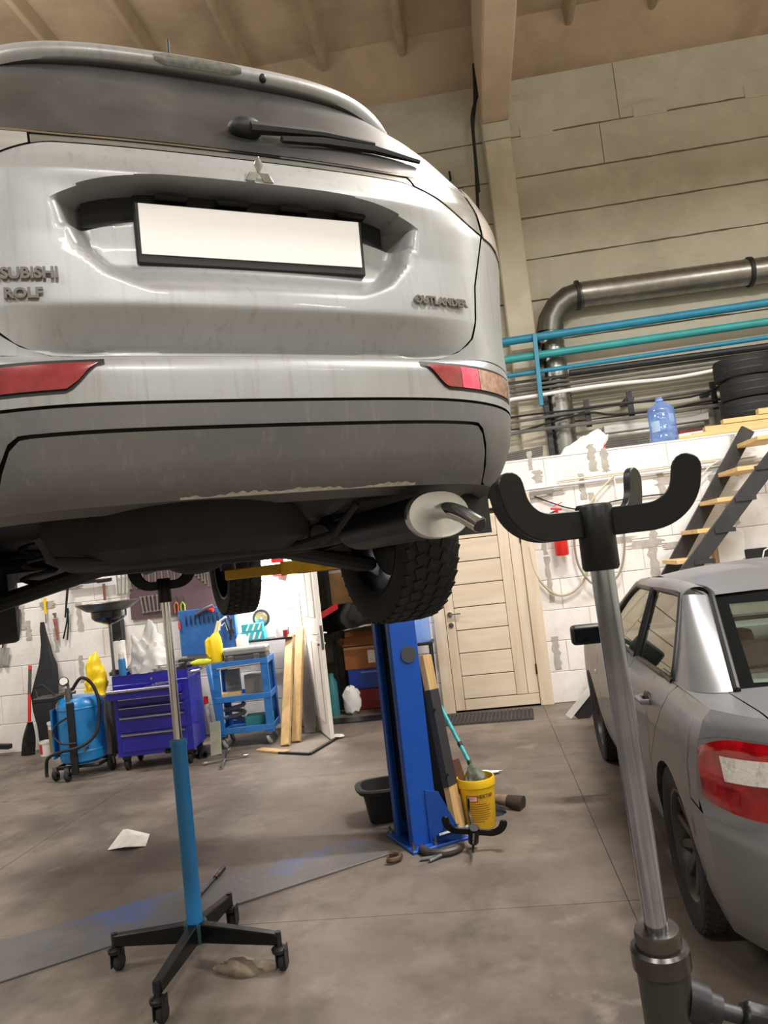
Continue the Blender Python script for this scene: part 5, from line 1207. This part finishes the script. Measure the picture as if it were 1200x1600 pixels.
# ================================================================== pipes and the mezzanine
M_pblue = mat('pipe_blue_paint', '#1f7f9f', .45, var=.1, scale=6)
M_pteal = mat('pipe_teal_paint', '#2f9496', .45, var=.1, scale=6)
M_cond = mat('grey_conduit', '#6d6c68', .5, .3, var=.2, scale=6)
def run(name, label, cat, pts, Y, r, m, n=10, sm=0, group=None):
    P_ = [wy(x, y, Y) for x, y in pts]
    if name in ('water_pipe', 'black_pipe', 'conduit', 'white_cable', 'wall_pipe'):      # carried on along the wall past the frame
        a, b_ = (P_[0]-P_[1]).normalized(), (P_[-1]-P_[-2]).normalized(); b_.z *= .3
        if pts[0][0] < 800: P_.insert(0, P_[0]+V((a.x, 0, 0))*3.5)
        if pts[-1][0] > 1200: P_.append(P_[-1]+V((b_.x, 0, b_.z))*(6.4-P_[-1].x))
    if sm: P_ = smooth_path(P_, sm)
    return solo(name, MB().tube(P_, r, n), m, label, cat, group=group)
# spiral duct
dY = 9.42; c = [wy(882,715,dY), wy(876,640,dY), wy(868,560,dY), wy(864,505,dY), wy(876,478,dY), wy(905,466,dY), wy(1180,428,dY), wy(1330,408,dY)]
duct = thing('spiral_duct', 'grey spiral ventilation duct turning down behind the blue pipes', 'duct', c[0])
x0 = c[1].x-.02; rr_ = .155
straight = [V((x0, dY-.12, 2.505)), V((x0, dY-.12, c[3].z-.15))]
h0 = V((c[5].x, dY-.12, c[5].z)); h1 = V((c[7].x+1.2, dY-.12, c[5].z+(c[7].z-c[5].z)*1.6))
n_ = 40; ptsv = []; rad = []
for k in range(n_+1):
    ptsv.append(straight[0].lerp(straight[1], k/n_)); rad.append(rr_*(1 if k % 2 else .94))
part('riser', MB().tube(ptsv, rad, 28), M_galv, duct, world=True, smooth=60)
cc = V((h0.x, dY-.12, straight[1].z)); ra = h0.x-x0; rb = h0.z-straight[1].z
seg = [V((cc.x-ra*math.cos(R(a)), cc.y, cc.z+rb*math.sin(R(a)))) for a in (0,22.5,45,67.5,90)]
part('elbow', MB().tube(seg, rr_, 28), mat('duct_elbow','#605f5b',.4,.8), duct, world=True, smooth=15)
part('main_run', MB().tube([h0.lerp(h1, k/90) for k in range(91)], [rr_*(1 if k % 2 else .965) for k in range(91)], 28), M_galv, duct, world=True, smooth=60)
for px in (903, 1171):
    q = wy(px, 470-(px-903)*.157, dY-.12); q = h0.lerp(h1, (q.x-h0.x)/(h1.x-h0.x))
    part('clamp', MB().tube([q+V((-.02,0,0)), q+V((.02,0,0))], rr_+.02, 28), M_dark, duct, world=True)
# blue pipes
run('water_pipe', 'thick blue pipe, topmost of the painted pipes on the wall', 'pipe', [(690,549),(1260,464)], 9.02, .048, M_pblue, 14)
run('water_pipe', 'thick teal pipe just below the topmost blue one', 'pipe', [(690,577),(1260,494)], 9.02, .046, M_pteal, 14)
run('water_pipe', 'thin blue pipe, lowest of the three painted pipes', 'pipe', [(690,603),(1260,518)], 9.0, .026, M_pblue, 12)
run('black_pipe', 'black pipe running just under the thin blue pipe', 'pipe', [(890,583),(1260,533)], 9.05, .04, M_dark, 10)
st_ = MB().beam(wy(835,522,8.948), wy(846,634,8.948), .05, .05); solo('pipe_strut', st_, M_pblue, 'upright blue steel strut carrying the painted pipes', 'strut', bevel=.003)
solo('pipe_strut', MB().beam(V((1.02,9.2,2.5)), V((1.02,9.2,4.0)), .07, .06), M_dsteel, 'dark steel upright behind the blue strut', 'strut', bevel=.003)
for i,(a,b_) in enumerate(((598,546),(605,553),(612,560),(619,568))):
    run('conduit', ('uppermost','second','third','lowest')[i]+' grey conduit in the bundle under the painted pipes', 'conduit', [(720,a+12),(1260,b_-12)], 9.125, .017, M_cond, 8, group='grey conduits')
run('white_cable', 'sagging white cable pipe across the wall under the conduits', 'cable', [(740,634),(800,624),(846,617),(900,608),(960,600),(1040,592),(1100,582),(1180,565),(1260,548)], 9.02, .022, M_wplastic, 10, 4)
for i,(pts,r,m,l) in enumerate((([(740,672),(800,660),(850,652),(950,635),(1060,616),(1130,607),(1260,590)],.018,M_cond,'grey pipe on small brackets above the water bottle'),
      ([(740,668),(800,652),(900,640),(960,632),(1080,620),(1130,600)],.012,M_dark,'thin dark cable winding along the wall pipes'),
      ([(740,690),(800,678),(860,660),(920,645),(960,648),(1040,640),(1100,628),(1260,606)],.014,M_dark,'black cable sagging between the pipe brackets'),
      ([(740,700),(800,678),(900,664),(1010,650),(1130,632),(1260,614)],.022,M_cond,'grey steel pipe lowest on the wall behind the bottle'))):
    run('wall_pipe', l, 'pipe', pts, 9.12-.02*i, r, m, 8, 4)
for i,(px,py) in enumerate(((912,645),(977,632),(1103,618))):
    p = wy(px, py, 9.4); t = thing('pipe_bracket', ('left','middle','right')[i]+' bracket of the low wall pipes', 'bracket', p, 0, 'wall pipe brackets')
    part('upright', MB().bx(-.03,.03,-.30,-.26,-.22,.10), M_dsteel, t); part('foot', MB().bx(-.05,.05,-.28,.09,-.005,.03), M_dsteel, t)
run('wood_batten', 'narrow brown batten standing beside the pillar', 'batten', [(824,452),(836,520)], 9.4, .03, M_ply, 4)
# rods bundles
for i in range(5):
    run('steel_rod', 'steel rod in the bundle stored left on the mezzanine', 'rod', [(740,724+i*3.2-2),(848,701+i*3.2-3)], 8.5, .012, M_cond, 6, group='steel rods left')
for i in range(5):
    run('steel_rod', 'thin steel rod stored behind the water bottle', 'rod', [(945,690+i*3.6),(1015,680+i*3.4)], 9.0, .0125, M_cond, 6, group='steel rods behind bottle')
tb_ = wy(980,703,9.0); solo('timber_block', MB().bx(tb_.x-.25, tb_.x+.25, 8.94, 9.06, 2.501, tb_.z-.005), M_pine, 'pine block carrying the rods behind the water bottle', 'timber', bevel=.003)
p = wy(952,675,8.9); lt = thing('unlit_lamp', 'white fluorescent batten on the wall behind the water bottle', 'lamp', wy(1020,665,9.44))
part('housing', MB().beam(wy(943,672,9.44), wy(1106,650,9.44), .09, .09), M_white, lt, world=True, bevel=.006); part('tube', MB().tube([wy(946,682,9.42), wy(1100,661,9.42)], .018, 10), M_wplastic, lt, world=True)
solo('grey_cabinet', MB().bx(wy(1112,650,9.44).x+.03, 4.9, 9.23, 9.45, 2.501, 3.02), mat('grey_metal','#6f6d69',.6,var=.08), 'grey metal cabinet at the back of the mezzanine', 'cabinet', bevel=.006)
solo('red_bar', MB().bx(wy(1060,668,9.1).x, wy(1112,656,9.1).x, 9.08, 9.13, 2.502, 2.72), mat('maroon','#7f1f26',.5), 'dark red bar lying behind the timber on the mezzanine', 'bar')
solo('block_offcut', MB().beam(wy(1062,690,8.6)+V((0,0,0)), wy(1100,684,8.6), .04, .16), M_block, 'pale block offcut between bottle and timber', 'block', bevel=.004)
# sack and red cap
p = wy(912,712,8.2)
m = MB().crumple((p.x, 8.32, 2.502), (.25,.14,.24), .4, 8, 48, 22, 5)
for v in m.v:
    f = (v.z-2.502)/.22; v.x += .16*f
sk = solo('white_sack', m, M_cloth, 'slumped white sack with red tag on the block wall top', 'sack', smooth=60)
q = wy(944,700,8.25)-tmat(sk).translation; part('tag', MB().box(tuple(q),(.03,.03,.07)), M_red, sk)
# water bottle
def jugmat():
    m = glassmat('blue_polycarbonate', '#c9dcf5', .08, .6); nt = m.node_tree; N = nt.nodes; L = nt.links
    out = N['Material Output']; src = out.inputs[0].links[0].from_socket
    df = N.new('ShaderNodeBsdfTranslucent'); df.inputs[0].default_value = (*lin('#86a9de'), 1)
    d2_ = N.new('ShaderNodeBsdfDiffuse'); d2_.inputs[0].default_value = (*lin('#86a9de'), 1)
    ad = N.new('ShaderNodeAddShader'); L.new(df.outputs[0], ad.inputs[0]); L.new(d2_.outputs[0], ad.inputs[1])
    mx = N.new('ShaderNodeMixShader'); mx.inputs[0].default_value = .28; L.new(src, mx.inputs[1]); L.new(ad.outputs[0], mx.inputs[2]); L.new(mx.outputs[0], out.inputs[0]); return m
p = wy(1040,698,8.15)
M_jug = jugmat()
M_jugb = mat('jug_rim_blue', '#86a3d6', .15, coat=.5)
jb = thing('water_bottle', 'large transparent blue water bottle standing on the block wall', 'water bottle', (p.x, 8.15, 2.502))
prof = [(.001,0),(.12,.0),(.135,.015),(.135,.06),(.128,.08),(.135,.10),(.135,.15),(.130,.165),(.135,.18),(.135,.28),(.128,.30),(.135,.32),(.13,.345),(.10,.385),(.05,.41),(.030,.42),(.030,.455),(.034,.457),(.034,.475),(.028,.477)]
part('body', MB().lathe(prof, 36), M_jug, jb, smooth=50)
part('neck_ring', MB().lathe([(.031,.43),(.040,.432),(.040,.452),(.031,.455)], 24, close=True), M_jugb, jb)
part('grip', MB().lathe([(.136,.19),(.139,.20),(.139,.27),(.136,.28)], 10, arc=(R(-75),R(-45))), M_jugb, jb)
part('label', MB().lathe([(.137,.11),(.137,.22)], 10, arc=(R(205),R(245))), mat('pale_label','#a9c3e2',.5), jb)
# tyres
p = wy(1175,640,8.7)
M_tz = [2.80, 3.03, 3.26]
for i, z in enumerate((2.79, 3.02, 3.25)):
    o = solo('tyre', MB().lathe(tyre(.31, .22, .19), 44, MX.Identity(4), close=True), M_rubber, ('lowest','middle','topmost')[i]+' tyre of the stack on the mezzanine timber', 'tyre', (3.12+(0,.02,-.02)[i], 8.66, z), group='stacked tyres')
    part('tread_grooves', MB().lathe([(.307,-.05),(.3085,-.045),(.3085,-.035),(.307,-.03)], 44).lathe([(.307,.03),(.3085,.035),(.3085,.045),(.307,.05)], 44), M_dark, o)
# timber on the mezzanine
TB = [((1082,690),(1240,672),.10,.05,8.12,'front pine board lying on the block wall top'),((1100,672),(1240,652),.09,.055,8.3,'second pine board in the stack by the tyres'),((1128,660),(1240,645),.09,.05,8.29,'third pine board stacked under the tyres'),((1183,645),(1260,634),.09,.06,8.28,'topmost short pine board next to the tyres'),((1062,697),(1150,688),.05,.03,8.03,'thin pine strip at the wall edge by the bottle')]
BZ = {8.12: 2.528, 8.3: 2.601, 8.29: 2.655, 8.28: 2.711, 8.03: 2.518}
for a, b_, w_, h_, Y, l in TB:
    p0, p1 = wy(*a, Y), wy(*b_, Y); p0.z = p1.z = BZ[Y]; solo('pine_board', MB().beam(p0, p1+V((.9,0,0)), w_, h_), M_pine, l, 'board', bevel=.003)
solo('timber_bearer', MB().bx(2.55,2.63,8.20,8.36,2.502,2.572).bx(3.3,3.38,8.20,8.36,2.502,2.572).bx(2.92,3.0,8.40,8.95,2.502,2.676).bx(3.24,3.32,8.40,8.95,2.502,2.676), M_pine, 'pine bearers under the stacked boards', 'timber', bevel=.003)
for i, (pts, l) in enumerate((([(733,-40),(738,60),(742,150),(739,200),(743,250),(747,330),(751,400)], 'black cable running down the left edge of the beam and pillar'), ([(739,-40),(744,80),(746,140),(738,180),(740,215),(748,300)], 'second black cable twisted beside the pillar top'))):
    solo('power_cable', MB().tube(smooth_path([wy(x, y, 9.22-.06*i) for x, y in pts], 4), .02, 8), M_dark, l, 'cable')
run('wall_hook', 'small dark hook on the wall left of the pillar', 'hook', [(702,268),(704,280),(701,290),(707,292)], 9.46, .014, M_dark, 8)
solo('wall_ring', MB().tube([wy(816,409,9.46)+V((.035*math.cos(a*.5),0,.035*math.sin(a*.5))) for a in range(13)], .007, 6, closed=True), M_dark, 'small iron ring on the wall beside the pillar', 'ring')
# --- conduit and wires along the block wall
run('trunking', 'long white conduit running along the top of the block wall', 'conduit', [(700,782),(800,768),(1060,733),(1200,714)], 7.96, .014, M_wplastic, 10)
run('trunking', 'thin cream cable strip just above the long white conduit', 'conduit', [(870,752),(1060,726),(1128,716)], 7.97, .009, mat('cream_cable','#d9cfb4',.5), 8)
solo('trunking', MB().beam(wy(1132,716,7.97), wy(1182,709,7.97), .03, .05), M_wplastic, 'short white cable trunking by the upper stairs', 'trunking', bevel=.003)
solo('grey_batten', MB().beam(wy(700,798,7.95), wy(865,767,7.95), .02, .035), mat('dull_batten','#7d7a72',.6), 'dull grey batten above the plank door', 'batten')
for i,(pts,l) in enumerate((([(760,765),(775,755),(790,760),(800,758)],'tangle of dark wires at the end of the batten'),([(770,760),(782,768),(792,756)],'short black wire loop over the plank door'))):
    run('wire', l, 'wire', pts, 7.93, .007, M_dark, 6, 4)
solo('junction_box', MB().box(tuple(wy(800,757,7.95)),(.07,.05,.05)), M_dark, 'small black junction box over the plank door', 'junction box', bevel=.006)
run('air_hose', 'pale looped hose hanging on the wall, lower end by the door frame', 'hose', [(826,855),(834,890),(850,915),(872,930),(895,925),(913,905),(920,880)], 7.95, .012, mat('beige_hose','#b3a88f',.6), 8, 5)
run('air_hose', 'hose loop hanging behind the front jack stand', 'hose', [(900,800),(897,840),(903,880),(918,905),(935,915),(955,910),(970,890),(976,850),(970,800)], 7.91, .011, mat('grey_hose2','#8f8a7c',.6), 8, 5)
run('power_cable', 'black cable slung along the upper block wall', 'cable', [(826,772),(860,785),(895,795),(925,793),(960,783),(1010,775),(1040,772)], 7.975, .007, M_dark, 6, 4)
run('power_cable', 'cream cable dropping from the conduit over the red extinguisher', 'cable', [(960,742),(945,758),(930,775),(918,790),(905,800),(900,812)], 7.932, .009, mat('cream_cable2','#d6cbb0',.5), 6, 4)
run('power_cable', 'short white cable hanging from the conduit', 'cable', [(958,742),(962,760),(963,775)], 7.95, .007, M_wplastic, 6, 3)
run('power_cable', 'pale cable swinging from the trunking to the stairs', 'cable', [(1132,716),(1110,728),(1095,745),(1080,760)], 7.93, .009, mat('pale_cable','#cfc8ba',.5), 6, 4)
# fire extinguisher
p = wy(879,868,7.88); fe = thing('fire_extinguisher', 'red fire extinguisher hung on the block wall right of the plank door', 'fire extinguisher', p)
part('cylinder', MB().lathe([(.001,0),(.06,.0),(.068,.015),(.068,.34),(.055,.38),(.025,.40),(.025,.42),(.001,.42)], 24), M_red, fe)
part('valve', MB().cyl((0,0,.42),(0,0,.46),.016).beam((-.06,0,.48),(.05,0,.46),.02,.02), M_red, fe); part('hose', MB().tube([(-.02,0,.45),(-.08,-.02,.43),(-.10,-.02,.36)],.009,8), M_dark, fe)
part('lever', MB().beam((-.03,0,.50),(.06,0,.53),.02,.008), M_red, fe)
# --- stairs
M_str = mat('stair_steel', '#3d3d3f', .5, .5, var=.15)
sr = thing('staircase', 'dark steel open stairs with pine treads rising to the mezzanine', 'staircase', (.55, 7.5, 0))
def strg(Y, a, b_, nm, hh):
    p0, p1 = wy(*a, Y), wy(*b_, Y); d = (p1-p0).normalized(); s = p0-d*(p0.z/d.z); e = p0+d*((2.5-p0.z)/d.z)
    part('stringer', MB().beam(s, e, .045, hh, (0,0,1)), M_str, sr, world=True, bevel=.004); return s, e
sA, eA = strg(7.86, (1052,885), (1128,745), 'a', .13)
sB, eB = strg(7.22, (1078,890), (1200,727), 'b', .14)
part('stringer_cheek', MB().beam(sB+V((-.09,-.03,.03)), sB+V((.42,-.03,.54)), .006, .06), M_wplastic, sr, world=True, label='pale flange of the stringer foot')
for k in range(9):
    z = .26*(k+1); f = z/2.5; a = sA.lerp(eA, f); b_ = sB.lerp(eB, f); xm = (a.x+b_.x)/2
    td = part('tread', MB().bx(xm-.15, xm+.12, 7.28, 7.84, z-.02, z+.02), M_pine, sr, world=True, bevel=.003)
    part('tread_angle', MB().bx(xm-.02, xm+.16, 7.185, 7.235, z-.035, z+.005), M_str, td, world=True)
# white cupboard door and dark box at the right
p = wy(1150,850,7.9); t = thing('wall_cupboard', 'white wall cupboard with open door behind the saloon car', 'cupboard', (wy(1150,880,7.93).x, 7.93, 1.0))
part('door', MB().bx(-.16,.10,-.03,-.005,0,.52), M_white, t, bevel=.004); part('knob', MB().cyl((.07,-.03,.24),(.07,-.05,.24),.012), M_chrome, t); part('edge', MB().bx(-.20,-.165,-.03,.06,-.1,.5), M_ply, t)
p = wy(1180,868,7.95); t = thing('meter_box', 'black open meter box with white cable right of the cupboard', 'meter box', (p.x,7.95,p.z-.1)); part('box', MB().bx(-.11,.11,-.06,.04,-.05,.17), M_dark, t, bevel=.004); part('cable', MB().tube([(.05,-.07,-.05),(.03,-.08,.05),(.06,-.08,.14),(.14,-.07,.18)],.008,8), M_wplastic, t)
# ================================================================== things on the floor
p = wf(742,1298); bk = thing('yellow_bucket', 'yellow plastic bucket with printed label beside the lift post', 'bucket', (p.x+.035, p.y+.08, 0), 0)
M_by = mat('bucket_yellow', '#e9bd1f', .4, var=.06, scale=6)
part('body', MB().lathe([(.001,.004),(.086,.0),(.09,.006),(.107,.235),(.113,.24),(.113,.275),(.109,.285),(.104,.285),(.103,.24),(.085,.012),(.001,.01)], 36), M_by, bk)
def wrap(me, r, ang, zc):                       # bend flat lettering round the bucket
    for v in me.vertices:
        a = R(ang)+v.co.x/r; z = zc+v.co.y; v.co = V(((r+.0006)*math.cos(a), (r+.0006)*math.sin(a), z))
    return me
M_ink = mat('bucket_ink', '#3a2a14', .6); M_pale = mat('label_pale', '#f0dcd8', .5)
rb = lambda z: .089+.0175*(z/.235)+.001
def wraparc(m, a0, a1, z0, z1, off, nm, parent): return part(nm, MB().lathe([(rb(z0)+off, z0),(rb(z1)+off, z1)], 14, arc=(R(a0), R(a1))), m, parent)
wraparc(mat('label_yellow','#d8a520',.5), 232, 318, .035, .205, .0005, 'label', bk)
wraparc(M_red, 238, 272, .165, .20, .0012, 'logo_rim', bk); wraparc(M_pale, 241, 269, .171, .194, .0018, 'logo', bk)
put('lettering', wrap(text_mesh('НЕКТАР', .026, M_ink, 0, bold=.0006), rb(.19)+.0018, 297, .193), bk)
put('lettering', wrap(text_mesh('ОРЕХ', .015, mat('logo_ink','#6b1f2a',.5), 0), rb(.18)+.003, 255, .183), bk)
for k in range(9):
    a0, a1 = 242, (300, 312, 308, 314, 306, 312, 310, 300, 288)[k]; z = .150-.0125*k
    wraparc(mat('print_line','#7a5a16',.6) if k == 0 else bpy.data.materials['print_line'], a0, a1, z, z+.0035, .0015, 'print_line', bk)
part('ear', MB().cyl((-.108,0,.25),(-.12,0,.25),.012), M_by, bk)
part('glove_rag', MB().crumple((.0,.0,.20), (.060,.055,.15), .4, 26, 40, 24, 3), mat('grey_green_rag','#6d7468',.9,var=.3,scale=20), bk)
part('dustpan_edge', MB().box((-.045,.02,.30),(.09,.012,.20), MX.Rotation(R(-12),4,'Y')), mat('brown_board_piece','#7c5c48',.8), bk, label='brown board piece sticking out')
# squeegee broom leaning on the post
b0 = tmat(bk) @ V((.02,.02,.25)); b1 = wy(676,1080,5.1)
br = thing('broom', 'teal handled broom standing head down in the yellow bucket', 'broom', b0)
part('handle', MB().tube([b0+(b1-b0)*.18, b1+(b1-b0)*.12], .013, 12), mat('teal_handle','#2f9aa0',.4,var=.2,scale=30), br, world=True)
part('ferrule', MB().tube([b0, b0+(b1-b0)*.2], [.024,.016], 12), M_dark, br, world=True); part('ring', MB().tube([b0+(b1-b0)*.36,b0+(b1-b0)*.40],.016,12), M_dark, br, world=True)
# board leaning on the post
lm_ = tmat(lift); q0 = lm_ @ V((.185,-.10,.017)); q1 = lm_ @ V((.175,.067,1.015))
lp = thing('leaning_board', 'long narrow board with black rubber strip leaning on the blue post', 'board', q0)
ax = (q1-q0)
part('board', MB().beam(q0+V((0,0,.002)), q1, .035, .13, (.3,1,0)), M_ply, lp, world=True, bevel=.002)
part('rubber_strip', MB().beam(q0+ax*.26-V((0,.006,0)), q0+ax*.80-V((0,.006,0)), .040, .135, (.3,1,0)), mat('dark_strip','#2e2d30',.6), lp, world=True, bevel=.002)
for f in (.34,.70): part('hole', MB().cyl(q0+ax*f+V((.006,-.075,0)), q0+ax*f+V((.006,-.09,0)), .008), M_dark, lp, world=True)
bs = [wf(690,1302)+V((0,.10,.018)), wy(648,1030,4.78)]
solo('black_sheet', MB().beam(bs[0], bs[1], .17, .008, (0,1,0)), M_dark, 'black sheet panel leaning behind the narrow board', 'panel')
# black tub behind the post
p = wf(596,1283); tb = thing('rubber_tub', 'black rubber tub standing behind the lift post', 'tub', (p.x+.06, p.y+.06, 0), 15)
def tubring(z, a, b_): return [V((a*math.copysign(abs(math.cos(t_))**.6, math.cos(t_)), b_*math.copysign(abs(math.sin(t_))**.6, math.sin(t_)), z)) for t_ in [2*math.pi*k/28 for k in range(28)]]
m = MB(); lev = [(.0,.14,.10),(.18,.17,.13),(.185,.20,.16),(.215,.20,.16),(.215,.175,.135),(.02,.13,.09)]
for z, a, b_ in lev: m.v += tubring(z, a, b_)
for i in range(len(lev)-1):
    for k in range(28): m.f.append((i*28+k, i*28+(k+1)%28, (i+1)*28+(k+1)%28, (i+1)*28+k))
m.f += [tuple(range(28))[::-1], tuple(range(140,168))]
part('body', m, mat('tub_black','#1c1d1f',.6,var=.2,scale=6), tb, smooth=40); part('rim_bead', MB().tube(tubring(.205,.205,.165), .008, 8, closed=True), M_dark, tb)
# brush and rags behind the bucket
p = wf(785,1262); t = thing('hand_brush', 'brown paint brush lying on the floor behind the bucket', 'brush', p, -25)
part('handle', MB().tube([(-.12,0,.045),(-.02,0,.05),(.04,0,.045)], [.016,.03,.036], 12), mat('pale_brown_wood','#8a7766',.7,var=.3,scale=9), t); part('bristles', MB().tube([(.04,0,.045),(.14,0,.03)], [.036,.05], 12), mat('dark_bristle','#3b322a',.9), t)
solo('black_rag', MB().crumple(tuple(wf(773,1270)),(.09,.06,.05),.6,22,40,12,9), mat('black_rag','#26262a',.9), 'black rag on the floor under the brush', 'rag')
solo('silver_foil', MB().blob(tuple(wf(757,1207,.012)),(.12,.04,.012),12,6,.35,5), M_paper, 'crumpled pale foil on the floor beyond the bucket', 'foil')
# ring clamps near the post foot
p = wf(612,1345); solo('ring_clamp', MB().tube(arc((0,0,.02), .05, -110, 110, 14, (1,0,0), (0,1,0)), .014, 8), mat('rusty_clamp','#5f4a3a',.5,.6,var=.3,scale=20), 'rusty half ring clamp lying before the lift post', 'clamp', p)
p = wf(705,1332); solo('pipe_clamp', MB().tube(arc((0,0,.025), .11, 195, 345, 16, (1,0,0), (0,1,0)), .022, 10), mat('grey_clamp','#55504b',.5,.5,var=.2,scale=20), 'thick grey curved clamp under the black stand head', 'clamp', (p.x-.05,p.y+.05,0))
p = wf(672,1345); solo('bolt_pile', MB().cyl((-.05,0,.012),(.05,.01,.015),.010,n=8).cyl((.0,-.03,.012),(.06,.02,.02),.010,n=8), M_steel, 'two loose bolts on the floor before the post', 'bolts', p)
# paper, bar, rag
pc_ = [wf(168,1328,.003),wf(192,1296,.05),wf(199,1295,.06),wf(234,1303,.02),wf(228,1322,.003),wf(196,1323,.03)]
m = MB(); c0 = wf(203,1310,.045); m.v = [V(p) for p in pc_]+[c0]; m.f = [(i,(i+1)%6,6) for i in range(6)]
solo('paper_sheet', m, M_paper, 'crumpled white paper sheet lying on the floor', 'paper', solid=.002, smooth=0)
p0, p1 = wf(312,1400,.02), wf(350,1356,.02)
t = thing('lever_bar', 'thin steel lever bar on the floor behind the blue stand', 'bar', p0); part('bar', MB().tube([p0, p0.lerp(p1,.7)], .007, 8), M_dsteel, t, world=True); part('grip', MB().tube([p0.lerp(p1,.62), p1], .012, 8), M_dsteel, t, world=True)
g0 = wf(375,1512); rg = MB().crumple((g0.x, g0.y, 0), (.16,.06,.035), .8, 16, 56, 14, 11)
solo('oily_rag', rg, mat('dirty_rag','#6d6252',.9,var=.3,scale=18), 'dirty brown rag under the legs of the blue stand', 'rag', smooth=70)
# door mat
m0 = MB(); mt = thing('door_mat', 'dark ribbed rubber mat before the plank door', 'door mat', (-.10,7.60,0), -3)
part('base', MB().bx(-.45,.45,-.24,.24,0,.008), mat('mat_rubber','#3c3835',.9,var=.2), mt)
for k in range(24): part('rib', MB().bx(-.45+k*.0375+.006,-.45+k*.0375+.026,-.24,.24,.008,.018), bpy.data.materials['mat_rubber'], mt)
# blue protective film by the door
solo('water_can', MB().lathe([(.001,0),(.13,0),(.135,.02),(.135,.30),(.12,.36),(.05,.40),(.04,.46),(.001,.46)], 28), M_jug, 'blue clear water bottle on a stool behind the lift post', 'water bottle', (wy(655,1015,7.75).x,7.75,.78))
o = thing('stool', 'low steel stool under the blue bottle behind the post', 'stool', (wy(655,1015,7.75).x,7.75,0)); part('seat', MB().bx(-.15,.15,-.15,.15,.75,.779), M_dsteel, o, bevel=.004)
for x in (-.12,.12):
    for y in (-.12,.12): part('leg', MB().bx(x-.012,x+.012,y-.012,y+.012,0,.75), M_dsteel, o)
